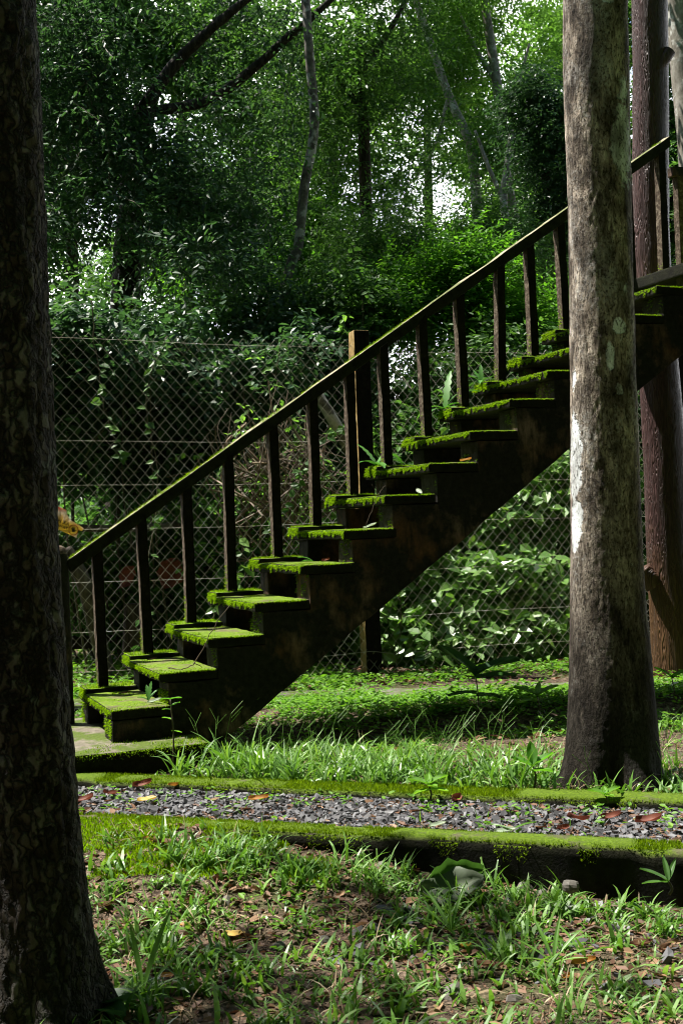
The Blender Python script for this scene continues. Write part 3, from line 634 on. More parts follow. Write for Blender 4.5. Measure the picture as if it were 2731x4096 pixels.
#==FENCE
# ------------------------------------------------------------------ chain link fence
FA = .36; FD = np.array([math.cos(FA), math.sin(FA), 0]); FO = np.array([.18, 9.15, 0]); FN = np.array([-math.sin(FA), math.cos(FA), 0])
fence = empty('chain_link_fence', tuple(FO), FA, 'tall chain link fence of galvanised wire on ochre concrete posts', 'fence')
FW0, FW1 = -3.6, 3.4
def ftop(u): return 2.47 if u < 0 else 2.405+.01*u
def fwave(u, z): return .035*math.sin(u*1.7+z)+.012*math.sin(z*3+u*.6)
def chain_links():
    mb = MB(); cw, chh = .0395, .0455; m = int((FW1-FW0)/cw)
    for i in range(m):
        u0 = FW0+i*cw; zt = ftop(u0)+.045; nz = int((zt-.03)/chh); pts = []
        for j in range(nz+1):
            side = (i+j) % 2; z = zt-j*chh; u = u0+(cw*1.03 if side else -cw*.03)
            sagz = z+.022*mn.noise(Vector((u*1.3, z*1.1, 2))); uu = u+.016*mn.noise(Vector((u*2, z*2, 7)))
            d = .004*(1 if side else -1)*(1 if i % 2 else -1)
            pts.append((uu, -.07+fwave(u, z)+d, sagz))
        mb.add(*tube(np.array(pts), .0018, 4, False, PI/4), a=random.random())
    o = mb.build('chain_link_mesh', M['wire'], fence, True)
chain_links()
for z in (None, 1.77, 1.47, 1.17, .81, .47, .2):
    U = np.linspace(FW0, FW1, 40); P = np.array([(u, -.078+fwave(u, z or 2.4), (ftop(u) if z is None else z+(.0 if u < 0 else -.04))+.012*math.sin(u*1.9)) for u in U])
    V, Q, T = tube(P, .0014, 4); mesh('tension_wire', V, [Q, T], M['wire'], fence, np.full(len(V), .6), True)
for u in (-2.75, 0.0, 2.85):
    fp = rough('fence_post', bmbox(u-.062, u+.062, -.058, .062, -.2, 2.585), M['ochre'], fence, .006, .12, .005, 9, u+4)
    fp.data.materials.append(M['shaded_face'])
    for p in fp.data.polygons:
        if p.normal.y < -.6 or p.normal.x > .6: p.material_index = 1  # shade painted on post faces turned away from the sun
# ------------------------------------------------------------------ torn warning sign tied to the mesh
def sign():
    Yd = 8.25; c5 = lambda x, y: (x*.3189/K_, (1900+y*.3189)/K_)
    ol = [(560, 320), (735, 398), (835, 438), (850, 500), (885, 560), (1052, 668), (1032, 702), (985, 690), (965, 790), (735, 682), (545, 600)]
    P = [at(*c5(x, y), Yd) for x, y in ol]
    root = empty('warning_sign', tuple(P[-1]), 0, 'torn yellow plastic warning sign tied to the wire mesh', 'sign')
    o = P[-1]; R2 = [(p-o) for p in P]; V = [(p[0], p[1]-.002, p[2]) for p in R2]+[(p[0], p[1]+.002, p[2]) for p in R2]; n = len(ol)
    lvv = [.8, .95, .95, .8, .82, .95, .3, .2, .9, .2, .2]
    # fan about inner points so that the print can change colour over the sheet
    cpx = [(700, 500), (800, 560), (900, 660), (800, 650), (660, 600)]; cv = [.85, .78, .3, .1, .1]; 
    bm = bmesh.new(); vs = [bm.verts.new(v) for v in V]
    bm.faces.new(vs[:n]); bm.faces.new(vs[n:][::-1])
    for i in range(n): bm.faces.new([vs[i], vs[(i+1) % n], vs[n+(i+1) % n], vs[n+i]])
    bmesh.ops.recalc_face_normals(bm, faces=bm.faces)
    bmesh.ops.triangulate(bm, faces=bm.faces); 
    for _ in range(3): bmesh.ops.subdivide_edges(bm, edges=[e for e in bm.edges if e.calc_length() > .02], cuts=1)
    me = bpy.data.meshes.new('sheet'); bm.to_mesh(me); bm.free(); me.materials.append(M['sign'])
    an = [np.array(p) for p in R2]+[at(*c5(*q), Yd)-o for q in cpx]; av = lvv+cv
    a = me.attributes.new('lv', 'FLOAT', 'POINT')
    val = []
    for v in me.vertices:
        d = np.array([np.linalg.norm(np.array(v.co)-q) for q in an])+.004; w = 1/d**3; val.append(float((w*np.array(av)).sum()/w.sum()))
        v.co.y += .006*math.sin(v.co.x*60+v.co.z*30)
    a.data.foreach_set('value', val)
    s = bpy.data.objects.new('sheet', me); COL.objects.link(s); s.parent = root
    def text(body, px, py, h, rot, nm):
        cu = bpy.data.curves.new(nm, 'FONT'); cu.body = body; cu.size = h; cu.align_x = 'RIGHT'; cu.extrude = .0006; cu.offset = h*.012; cu.space_character = 1.05
        tmp = bpy.data.objects.new(nm, cu); COL.objects.link(tmp)
        bpy.context.view_layer.update()
        me = bpy.data.meshes.new_from_object(tmp.evaluated_get(bpy.context.evaluated_depsgraph_get())); bpy.data.objects.remove(tmp)
        ob = bpy.data.objects.new(nm, me); COL.objects.link(ob); me.materials.clear(); me.materials.append(M['ink']); ob.parent = root
        p = at(*c5(px, py), Yd-.011)-o; ob.location = p; ob.rotation_euler = (PI/2, rot, 0); return ob
    text('TR\u00c1NH XA', 866, 640, .033, math.radians(23), 'lettering'); text('KEEP AWAY', 848, 688, .028, math.radians(20), 'lettering')
    ce = at(*c5(925, 690), Yd-.009)-o; th = np.linspace(0, 2*PI, 25)
    P = ce+np.stack([.031*np.cos(th), 0*th, .034*np.sin(th)], -1); V, Q, T = tube(P, .003, 5, False); mesh('ring_symbol', V, Q, M['signred'], root)
    mb = MB(); V, Q = box(-.009, .009, -.002, .002, -.013, .004); mb.add(V+ce, Q)
    for k, (a, l) in enumerate(((-38, .014), (-15, .019), (2, .021), (18, .019), (62, .016))):
        a = math.radians(a+12); b0 = ce+np.array([(-.008+.004*k), -.001, .003 if k < 4 else -.006]); mb.add(*tube([b0, b0+np.array([math.sin(a), 0, math.cos(a)])*l], [.0026, .002], 5))
    mb.build('hand_symbol', M['ink'], root)
sign()
#==WOODS
# ------------------------------------------------------------------ woodland behind the fence
def PB(x, y, Y, rx, ry, rz, k): return (at(x, y, Y), (rx, ry, rz), k)
def tree(name, label, trunk_px, Y, r0, r1, bark, leafm, blobs, ll, per=8, twigs=4, tl=.4, wr=.45, gap=-.15, freq=.9, hang=None, group=None, limbs=(), droop=.25, flat_=.5, base=None):
    pts = [at(x, y, Yq if Yq else Y) for x, y, Yq in trunk_px]; b = pts[-1].copy(); b[2] = ground_z(b[0], b[1])
    if pts[-1][2] > .3: pts.append(b)
    root = empty(name, tuple(b), 0, label, 'tree', group)
    pts = [p-b for p in pts][::-1]
    trunk_mesh('trunk', pts, np.linspace(r0, r1, len(pts)), bark, root, 12, 60, .06, 3.)
    for lp, ra, rb in limbs: limb('limb', [at(x, y, Yq)-b for x, y, Yq in lp], ra, rb, bark, root, 9, 22)
    mb = MB(); C = blob_points(blobs, gap, freq)-b; sprays(mb, C, twigs, per, tl, ll, wr, flat_, droop)
    if hang:
        k, ln = hang; tw = MB(); H = C[RS.choice(len(C), k)]; hangers(mb, H, ln, 24, ll, wr, tw); tw.build('vine', M['vine_stem'], root)['kind'] = 'stuff'
    mb.build('crown', leafm, root); return root
# 1 the dark vine-hung tree filling the upper left
tree('vine_hung_tree', 'big dark tree hung with leafy vines behind the fence beside the near trunk', [(330, 250, 13), (300, 500, 13), (285, 800, 13), (280, 1200, 13)], 13, .2, .13, M['bark_dark'], M['leaf_dark'],
     [PB(200, 120, 12.6, 1.5, 1., 1.3, 400), PB(330, 330, 12.6, 1.6, 1., 1.4, 360), PB(480, 380, 14.5, 1.4, .7, 1.3, 290), PB(180, 520, 12.3, 1.1, .8, 1.3, 420), PB(400, 600, 12.8, 1.3, .8, 1.0, 420), PB(540, 540, 14.6, 1.0, .6, 1.0, 250),
      PB(520, 120, 13.2, 1.2, .9, .9, 190), PB(150, 680, 11.5, .9, .7, .8, 270), PB(330, 680, 11.7, 1.2, .7, .8, 270), PB(500, 690, 12.1, .9, .6, .6, 180), (at(200, -170, 13.4), (2.4, 1.5, 1.2), 380), (at(60, -420, 14), (2.4, 1.8, 1.2), 220)],
     .07, 9, 4, .42, .45, .0, .75, (210, 1.2), None,
     [([(330, 250, 13), (400, 150, 13), (470, 80, 12.9), (540, 20, 12.8), (620, -40, 12.8)], .075, .035), ([(330, 260, 13), (480, 230, 13.2), (590, 150, 13.2), (650, 95, 13.1), (710, 45, 13), (790, -30, 13)], .06, .035), ([(300, 400, 13), (240, 250, 12.9), (200, 60, 12.8)], .05, .02), ([(300, 420, 13), (480, 480, 12.9), (560, 500, 12.8)], .04, .015)])
# 2 slender spotted trunk
tree('slender_spotted_tree', 'slender crooked tree with pale spotted bark among the dark foliage', [(750, -300, 14.2), (703, -90, 12.9), (706, 60, 12.6), (715, 180, 12.6), (722, 270, 12.6), (716, 340, 12.6), (700, 420, 12.6), (692, 500, 12.6), (684, 570, 12.6), (664, 620, 12.6), (640, 760, 12.6), (630, 1100, 12.6)], 12.6, .055, .045, M['bark_spotted'], M['leaf_mid'],
     [(at(770, -330, 14.9), (1.2, 1., .7), 200), PB(750, 60, 13.6, .5, .4, .5, 50)], .08)
# 3 dark feathery tree in the middle
tree('feathery_dark_tree', 'dark feathery leaved tree between the spotted trunk and the pale trunks', [(830, 100, 15), (838, 400, 15), (850, 800, 15), (855, 1200, 15)], 15, .12, .06, M['bark_brown'], M['leaf_mid'],
     [PB(800, 130, 15, 1.2, .9, 1.3, 330), PB(850, 350, 15.2, 1.3, .9, .9, 360), PB(860, 40, 15.2, 1.0, .9, 1., 190), PB(800, 520, 14.6, 1.0, .8, .6, 230), PB(880, 560, 14.8, .9, .8, .5, 230), PB(640, 60, 14.6, 1.2, .8, .8, 130), (at(820, -180, 15.4), (2.2, 1.4, 1.2), 260), (at(840, -420, 16.2), (2., 1.4, 1.2), 120)],
     .07, 12, 4, .42, .28, -.1, .9, None, None, [([(830, 160, 15), (900, 60, 15), (960, -60, 15)], .05, .02), ([(835, 260, 15), (760, 150, 15), (720, 60, 15)], .045, .02)])
# 4 understorey dark mass behind the fence on the left
def shrub(name, label, blobs, leafm, ll, base, cat='shrub', wr=.5, per=8, twigs=4, tl=.3, gap=-.2, freq=1.3, stems=8, hang=None, droop=.2, flat_=.6, stem_m='vine_stem', group=None, face=.25):
    b = np.array(base, float); b[2] = ground_z(b[0], b[1]); root = empty(name, tuple(b), 0, label, cat, group)
    mb = MB(); C = blob_points(blobs, gap, freq)-b; C = C[C[:, 2] > .02]; sprays(mb, C, twigs, per, tl, ll, wr, flat_, droop, .15, face); tw = MB()
    for q in C[RS.choice(len(C), min(stems, len(C)))]:
        s = np.array([q[0]*.6+RS.randn()*.15, q[1]*.6, 0.]); tw.add(*tube(spline([s, (s+q)/2+RS.randn(3)*.12, q], 10), np.linspace(.012, .004, 10), 5), a=random.random())
    if hang: hangers(mb, C[RS.choice(len(C), hang[0])], hang[1], 24, ll, wr, tw)
    mb.build('foliage', leafm, root); tw.build('stem', M[stem_m], root); return root
shrub('vine_thicket', 'dark thicket of creepers draped behind the left end of the mesh', [PB(180, 860, 9.9, .7, .45, .6, 420), PB(330, 850, 10.4, .9, .5, .5, 420), PB(520, 830, 10.6, .9, .5, .5, 420), PB(680, 860, 11.5, .7, .4, .5, 360), PB(250, 1010, 10.6, .9, .4, .5, 300), PB(450, 1020, 11, .9, .4, .5, 300), PB(640, 1020, 11.7, .8, .4, .5, 300)],
      M['leaf_dark'], .075, at(400, 1500, 10.4), 'creeper', .55, 7, 4, .26, -.1, 1.5, 14, (60, .5))
shrub('low_scrub', 'low dim scrub growing under the creeper thicket', [PB(200, 1300, 10.9, .8, .5, .35, 200), PB(420, 1260, 11.2, .9, .5, .45, 280), PB(600, 1300, 10.6, .7, .4, .5, 300), PB(330, 1420, 10.6, .7, .4, .25, 200), PB(520, 1420, 10.2, .6, .3, .3, 260), PB(700, 1380, 10.2, .5, .35, .45, 300)], M['leaf_mid'], .08, at(450, 1550, 10.6), 'shrub', .6, 6, 4, .25)
# leaves crowning the mesh, lit from the open sky
shrub('leafy_creeper', 'mid green creeper with small rounded leaves spilling over the top wire', [PB(170, 720, 10.8, .4, .5, .4, 40), PB(560, 740, 12.0, .8, .6, .4, 130), PB(740, 690, 12.1, .7, .6, .6, 190), PB(830, 735, 12., .4, .4, .5, 110), PB(380, 760, 11.3, .7, .5, .4, 60)], M['leaf_mid'], .065, at(620, 1500, 10.7), 'creeper', .6, 6, 4, .26, -.1, 1.4, 12, (30, .4))
# 5 hedge of broad glossy leaves under the stair
shrub('glossy_hedge', 'broad leaved glossy shrub behind the mesh below the stair', [PB(940, 1340, 10.25, .4, .2, .35, 190), PB(1080, 1250, 10.55, .45, .22, .45, 250), PB(1200, 1190, 10.75, .45, .22, .5, 300), PB(1020, 1480, 9.85, .45, .14, .15, 120), PB(900, 1440, 10.0, .2, .14, .25, 90), PB(1290, 1200, 10.8, .4, .22, .6, 230), PB(1130, 1330, 10.25, .5, .2, .3, 200), PB(1000, 1440, 10.0, .5, .2, .25, 170), PB(1150, 1410, 10.15, .5, .22, .3, 180), PB(1280, 1400, 10.35, .45, .22, .35, 150), PB(1220, 1480, 9.95, .6, .16, .16, 130)],
      M['leaf_gloss'], .115, at(1120, 1520, 10.3), 'shrub', .6, 5, 4, .22, -.35, 1.4, 22, None, .3, .8, face=.7)
shrub('tall_dark_shrub', 'tall shaded shrub behind the hedge under the balusters', [PB(1000, 960, 11.6, .7, .4, .6, 420), PB(1180, 900, 11.8, .7, .4, .7, 420), PB(1270, 1050, 11.4, .6, .4, .6, 380), PB(900, 1080, 11.2, .5, .4, .6, 320), PB(1060, 1120, 11.2, .7, .4, .5, 360)], M['leaf_mid'], .08, at(1080, 1500, 11.5), 'shrub', .45, 8, 4, .3)
# 6 sunlit bush behind the rail
shrub('bright_bush', 'sunlit bright green bush showing above the handrail', [PB(980, 700, 12.4, .55, .4, .45, 330), PB(1060, 640, 12.5, .5, .4, .4, 300), PB(940, 780, 12.2, .4, .35, .35, 230), PB(1110, 760, 12.6, .6, .4, .5, 260), PB(1230, 780, 12.6, .5, .4, .5, 240)], M['leaf_bright'], .055, at(1020, 1500, 12.4), 'bush', .4, 12, 4, .34, -.25, 1.6, 16, None, -.05, .8)
shrub('fern_leaved_bush', 'fine leaved dark green bush between the bright bush and the pale trunks', [PB(900, 620, 13.6, .7, .5, .6, 420), PB(1000, 520, 14, .9, .6, .5, 330), PB(1100, 580, 14.2, .8, .6, .45, 300), PB(1180, 660, 13.6, .7, .5, .5, 330), PB(800, 680, 13.2, .6, .5, .4, 260)], M['leaf_mid'], .05, at(1020, 1500, 13.8), 'bush', .3, 14, 4, .36, -.2, 1.3, 12)
# 7 pale trunks and light crowns
def pale(label, px, Y, r0, r1, blobs, leafm='leaf_light', limbs=(), ll=.085):
    return tree('pale_trunk_tree', label, [(x, y, Y) for x, y in px], Y, r0, r1, M['bark_pale'], M[leafm], blobs, ll, 12, 5, .48, .36, -.02, .8, None, 'pale trunked trees beyond the fence', limbs, .25, .5)
pale('tall pale trunk forking high beside the lichened trunk', [(1100, -60), (1120, 60), (1140, 190), (1150, 270), (1160, 400), (1185, 540), (1210, 700), (1225, 1000)], 20, .12, .07, [PB(1120, 40, 21.2, 1.5, .8, .9, 230), PB(1230, 170, 21.5, 1.0, .8, 1.0, 170), (at(1100, -150, 20), (2.4, 1.8, 1.2), 420), (at(1150, -420, 20.5), (2.6, 2, 1.5), 300)], 'leaf_light', [([(1150, 270, 20), (1185, 200, 20), (1215, 100, 20)], .05, .02), ([(1140, 190, 20), (1090, 110, 20), (1050, 20, 20)], .05, .02)])
pale('leaning pale trunk crossing the bright gap in the wood', [(940, -40), (985, 90), (1030, 220), (1078, 330), (1092, 440), (1105, 620), (1115, 1000)], 19, .11, .05, [PB(950, 190, 20.2, 1.2, .8, 1., 190), PB(1040, 110, 20.4, 1.2, .8, .9, 190), (at(960, -120, 19), (2.2, 1.6, 1.1), 400)], 'leaf_light', [([(1030, 220, 19), (1000, 330, 19), (960, 400, 19)], .035, .015)])
pale('thin pale trunk with a low fork under the dense dark crown', [(1175, 300), (1165, 380), (1155, 460), (1170, 560), (1180, 700), (1185, 1000)], 18, .075, .05, [PB(1165, 320, 18.9, .6, .5, .5, 60)], 'leaf_mid', [([(1155, 460, 18), (1120, 380, 18), (1090, 300, 18)], .04, .02)])
# 8 dense small-leaved tree beside the lichened trunk
tree('dense_small_leaved_tree', 'dense dark crown of small leaves just left of the lichened trunk', [(1250, 300, 16), (1262, 600, 16), (1268, 1000, 16)], 16, .1, .07, M['bark_brown'], M['leaf_dark'],
     [PB(1255, 290, 16, .6, .8, .65, 330), PB(1205, 215, 16, .35, .5, .3, 100), PB(1310, 420, 16, .7, .8, .9, 360), PB(1260, 520, 16, .4, .5, .45, 130)], .06, 9, 4, .3, .45, -.3, 1.2)
# 9 trees further back
def back(label, x, Y, tw, blobs, leafm, ll=.125, gap=.0, bark='bark_brown', fr=.7):
    return tree('woodland_tree', label, [(x, 250, Y), (x+6, 600, Y), (x+12, 1050, Y)], Y, tw, tw*.55, M[bark], M[leafm], [(c_, r_, int(k_*.85)) for c_, r_, k_ in blobs], ll, 11, 6, .5, .42, gap, fr, None, 'trees further back in the wood')
back('light leaved tree rising behind the vine hung tree', 160, 19, .14, [PB(160, 150, 19, 1.5, 1.2, 1.8, 380), PB(120, 500, 19, 1.5, 1.2, 1.6, 420), PB(260, -60, 19, 2.2, 1.5, 1.2, 320), PB(420, 120, 19, 1.8, 1.2, 1.4, 320), PB(420, 450, 19, 1.8, 1.2, 1.2, 320)], 'leaf_mid')
back('yellow green tree glowing through the gap by the spotted trunk', 610, 22, .12, [PB(590, 480, 22, 1.5, 1.2, .8, 220), PB(650, 520, 22.4, 1.2, 1., .8, 180), PB(560, 620, 21.6, 1.5, 1.2, .6, 190)], 'leaf_bright')
back('green tree behind the feathery dark tree', 760, 23, .16, [PB(760, 330, 23, 1.8, 1.4, 1.5, 300), PB(700, 600, 22.6, 1.6, 1.3, .8, 260), PB(620, 250, 22.6, 1.8, 1.3, 1.6, 360), PB(820, 40, 23, 2.2, 1.5, 1.4, 280)], 'leaf_mid')
back('tall airy tree far behind the pale trunks', 980, 27, .15, [PB(980, 280, 27, 2., 1.6, 1.3, 150), PB(900, 100, 27, 2.2, 1.6, 1.6, 200), PB(1120, 120, 27, 2.0, 1.6, 1.3, 170), PB(1060, 350, 27.5, 1.8, 1.4, 1.1, 130), PB(1040, 540, 26, 2., 1.5, .8, 260)], 'leaf_light', .13)
back('leafy tree far behind the dense small leaved crown', 1290, 26, .15, [PB(1280, 120, 26, 1.7, 1.4, 1.5, 240), PB(1220, 420, 26, 1.6, 1.4, 1.4, 220), PB(1280, 560, 25, 1.5, 1.3, 1., 240)], 'leaf_light', .13)
back('green crown seen past the column and landing rail', 1560, 18, .12, [PB(1580, 60, 18, 1., 1., 1., 200), PB(1590, 300, 18, 1., 1., 1., 220), PB(1580, 480, 17.5, 1., .9, .8, 240), PB(1560, 700, 17, 1., .8, .8, 220), PB(1490, 930, 16, .9, .8, .8, 240), PB(1560, 1150, 15, .9, .8, .8, 240), PB(1560, 1400, 13.5, .8, .6, .5, 200)], 'leaf_mid')
back('dark tree closing the wood behind the thicket', 420, 24, .16, [PB(420, 300, 24, 2., 1.5, 1.8, 300), PB(380, 600, 24, 2.2, 1.5, 1.2, 320), PB(480, 90, 24, 2., 1.5, 1.4, 240)], 'leaf_far', .12)
# pale thick trunk beyond the column
pt = tree('thick_pale_tree', 'thick pale grey trunk leaning beyond the column at the landing', [(1556, -60, 12), (1567, 60, 12), (1581, 200, 12), (1598, 390, 12), (1630, 700, 12), (1670, 1100, 12)], 12, .19, .145, M['bark_pale'], M['leaf_mid'], [(at(1540, -260, 12), (1.4, 1.2, .9), 260)], .09)
# ------------------------------------------------------------------ far wood closing the view
def far_wood():
    mb = MB(); k = 5200
    Y = 27+RS.rand(k)*24; X = (RS.rand(k)-.5)*2*(Y*.42); top = np.array([3.2+2.0*mn.noise(Vector((x*.22, y*.1, 0))) for x, y in zip(X, Y)])
    Z = RS.rand(k)**.8*top+.2; sprays(mb, np.stack([X, Y, Z], -1), 5, 8, .8, .28, .5)
    k = 2600; Y = 12+RS.rand(k)*14; X = (RS.rand(k)-.5)*2*(Y*.36); Z = .2+RS.rand(k)*1.5+.02*(Y-9); sprays(mb, np.stack([X, Y, Z], -1), 4, 7, .5, .14, .5)
    # unseen leaf walls added behind and beside the camera to block sky fill
    k = 1500; X = (RS.rand(k)-.5)*32; Y = -2.2-RS.rand(k)*6; Z = .3+RS.rand(k)*15.; sprays(mb, np.stack([X, Y, Z], -1), 4, 7, 1.3, .6, .55)
    k = 1700; rt_s = RS.rand(k) < .6; X = np.where(rt_s, 4.6+RS.rand(k)*5, -7.8-RS.rand(k)*5); Y = -4+RS.rand(k)*np.where(rt_s, 11.5, 17); Z = .3+RS.rand(k)*np.where(rt_s, 14, 10.5); Z = np.where(rt_s & (Y > 5), Z*.7, Z); sprays(mb, np.stack([X, Y, Z], -1), 4, 7, 1.2, .5, .55)
    tag(mb.build('far_woodland_and_blocker', M['leaf_far']), 'green undergrowth and woodland closing the view, plus unseen leaf walls added to block skylight', None, None, 'stuff')
far_wood()
#==SMALL
# ------------------------------------------------------------------ creepers threaded through the mesh
def climber(label, pts, leafm, ll, per=34, r=.004):
    P = spline([FO+FD*u-FN*(.085+.02*math.sin(u*9+z*5))+np.array([0, 0, z]) for u, z in pts], 46); P += np.cumsum(RS.randn(46, 3)*.004, 0)
    root = empty('climbing_vine', tuple(P[0]), 0, label, 'vine'); o = P[0]; V, Q, T = tube(P-o, np.linspace(r, r*.5, 46), 5); mesh('stem', V, [Q, T], M['vine_stem'], root, np.full(len(V), .7), True)
    k = int(per); q = P[RS.randint(4, 46, k)]-o+RS.randn(k, 3)*.012; az = RS.rand(k)*6.28; A = np.stack([np.cos(az), -.3+0*az, -.4+.9*RS.rand(k)-.3], -1); Nn = np.array([0, -1., .7])+RS.randn(k, 3)*.35
    mb = MB(); leaves(mb, q, A, Nn, ll*(.6+.7*RS.rand(k)), .62, .2, RS.rand(k)); mb.build('foliage', M[leafm], root)
climber('thin pale vine hanging down the mesh close to the near trunk', [(-2.0, 2.75), (-1.97, 2.3), (-1.93, 1.95), (-1.83, 1.72)], 'leaf_mid', .07, 26)
climber('leafy vine climbing the mesh above the torn sign', [(-1.72, .1), (-1.7, .8), (-1.6, 1.5), (-1.66, 2.1), (-1.5, 2.5)], 'leaf_mid', .06, 46)
climber('creeper winding up the mesh between the third and fourth balusters', [(-1.22, 0.05), (-1.25, .35), (-1.15, .62), (-1.0, .8), (-1.02, 1.1)], 'leaf_gloss', .085, 44)
climber('creeper with small leaves crossing the mesh below the handrail middle', [(-.9, 1.0), (-.6, 1.4), (-.35, 1.75), (-.1, 1.9)], 'leaf_mid', .06, 40)
climber('vine looping over the mesh right of the middle post', [(.15, .05), (.22, .5), (.12, .95), (.3, 1.35), (.62, 1.62), (.7, 2.1)], 'leaf_gloss', .07, 50)
climber('low vine spreading along the foot of the mesh by the hedge', [(.3, .06), (.6, .25), (.95, .22), (1.3, .4), (1.6, .3)], 'leaf_gloss', .075, 54)
# ------------------------------------------------------------------ dry creeper tangle on the mesh
def tangle():
    root = empty('dry_creeper', tuple(at(640, 1500, 9.3)), 0, 'tangle of dry brown creeper stems clinging to the mesh behind the balusters', 'creeper'); o = np.array(root.location); mb = MB(); lf = MB()
    for k in range(210):
        cx = 640+RS.randn()*65; cy = 1110+np.clip(RS.randn(), -1.4, 2)*85; Y = 9.28+RS.rand()*.3
        a = RS.rand()*2*PI if k % 3 else RS.choice([1.2, 1.8])+RS.randn()*.2; ln = 30+RS.rand()*90; bend = RS.randn()*25
        pts = [at(cx-math.cos(a)*ln, cy-math.sin(a)*ln, Y), at(cx+bend, cy+bend*.5, Y+RS.randn()*.06), at(cx+math.cos(a)*ln, cy+math.sin(a)*ln, Y+RS.randn()*.08)]
        mb.add(*tube(spline(pts, 9)-o, .0025+RS.rand()**3*.008, 4, False), a=RS.rand())
    mb.build('stem', M['dry_twig'], root)['kind'] = 'stuff'
    C = np.array([at(640+RS.randn()*85, 1130+RS.randn()*110, 9.35+RS.rand()*.3) for _ in range(120)])-o; sprays(lf, C, 2, 4, .14, .06, .6); lf.build('foliage', M['leaf_light'], root)
tangle()
def pole(name, label, cat, pts, r0, r1, mat, sides=14):
    P = np.array([at(*p) for p in pts]); b = P[-1].copy(); o = empty(name, tuple(b), 0, label, cat)
    trunk_mesh('shaft' if 'log' not in name and 'stump' not in name else 'wood', P-b, np.linspace(r0, r1, len(P)), mat, o, sides, 30, .06, 3.); return o
pole('leaning_branch', 'bare grey branch leaning diagonally behind the mesh beside the middle post', 'branch', [(728, 905, 9.7), (765, 965, 9.7), (800, 1030, 9.8), (845, 1130, 9.9), (900, 1280, 10.0)], .045, .05, M['bark_spotted'])
pole('leaning_log', 'thick grey log propped at a slant behind the mesh near the newel', 'log', [(150, 1262, 9.5), (190, 1330, 9.5), (215, 1420, 9.6), (250, 1560, 9.7)], .06, .065, M['log'])
pole('rail_log', 'long level log raised behind the torn sign', 'log', [(120, 1208, 9.9), (230, 1214, 10.0), (340, 1212, 10.2), (440, 1200, 10.4)], .03, .03, M['log'])
pole('ground_log', 'dark rotting log lying on the grass behind the mesh', 'log', [(120, 1478, 10.6), (220, 1474, 10.6), (300, 1470, 10.7), (360, 1462, 10.8)], .06, .05, M['bark_dark'])
pole('tree_stump', 'short brown stump standing behind the mesh between two balusters', 'stump', [(307, 1386, 9.9), (308, 1440, 9.9), (306, 1520, 9.9)], .075, .1, M['bark_brown'])
for n_, (px, lb) in enumerate(((148, 'thin grey stake behind the sign'), (252, 'thin grey stake right of the torn sign behind the log'))): pole('wooden_stake', lb, 'stake', [(px+18, 900, 10.8), (px+20, 1200, 10.8), (px+26, 1480, 10.8)], .014, .016, M['log'], 6)
def big_leaf_shape(w, l, nu=9, nv=7, curl=.3, cup=.2, wav=.03, lobed=0., seed=0):
    V = []; rs = np.random.RandomState(seed)
    ph = rs.rand(4)*6
    for i in range(nu):
        t = i/(nu-1); ww = w*.5*(math.sin(PI*min(1, t*.96+.03))**.65)*(1-.25*t)*(1+lobed*math.sin(t*21+ph[0]))
        for j in range(nv):
            s = j/(nv-1)*2-1; z = cup*w*abs(s)**1.5+wav*math.sin(t*9+s*3+ph[1])*w+wav*w*math.sin(s*8+ph[2]); a = curl*t*t*2.2
            V.append((l*(math.sin(a)/a*t if a > 1e-3 else t), ww*s, z+l*curl*t*t*.8))
    V = np.array(V); i = (np.arange(nu-1)[:, None]*nv+np.arange(nv-1)[None]).ravel(); Q = np.stack([i, i+nv, i+nv+1, i+1], -1); return V, Q
def place(o, loc, rz, rx=0., ry=0., s=1.): o.location = loc; o.rotation_euler = (rx, ry, rz); o.scale = (s, s, s); return o
for (x, y, w, l, rz, lb) in ((278, 1330, .17, .19, 1.8, 'large withered red brown leaf hanging behind the mesh near the stump'), (375, 1332, .26, .25, 1.2, 'broad withered rust red leaf behind the mesh between the third and fourth balusters')):
    V, Q = big_leaf_shape(w, l, 11, 9, .5, .3, .06, .12, int(x)); o = mesh('withered_leaf', V, Q, M['red_leaf'], None, np.full(len(V), .35), True); place(o, at(x, y+20, 9.6), rz, .9, -1.1); tag(o, lb, 'leaf')
# ------------------------------------------------------------------ grass
def blades(mb, P, az, Ln, W, tilt, curve, lv, seg=4):
    n = len(P); t = np.linspace(0, 1, seg+1); d = np.stack([np.cos(az), np.sin(az), 0*az], -1); s = np.stack([-np.sin(az), np.cos(az), 0*az], -1)
    ang = tilt[:, None]+curve[:, None]*t[None]           # from the vertical
    st = (Ln/seg)[:, None]; hx = np.concatenate([np.zeros((n, 1)), np.cumsum(np.sin(ang[:, :-1])*st, 1)], 1); hz = np.concatenate([np.zeros((n, 1)), np.cumsum(np.cos(ang[:, :-1])*st, 1)], 1)
    ctr = P[:, None]+d[:, None]*hx[..., None]; ctr[..., 2] += hz
    prof = np.interp(t, [0, .25, .6, 1], [.55, 1, .8, .04]); tw = s[:, None]*(W[:, None]*prof[None]*.5)[..., None]
    tw = tw+np.array([0, 0, 1.])*(W[:, None]*prof[None]*.18*RS.randn(n, 1))[..., None]
    V = np.stack([ctr-tw, ctr+tw], 2).reshape(-1, 3); b = np.arange(n)[:, None]*(2*(seg+1)); k = np.arange(seg)[None]*2
    i = (b+k).ravel(); Q = np.stack([i, i+1, i+3, i+2], -1); mb.add(V, Q, None, np.repeat(np.clip(lv, 0, 1), 2*(seg+1)))
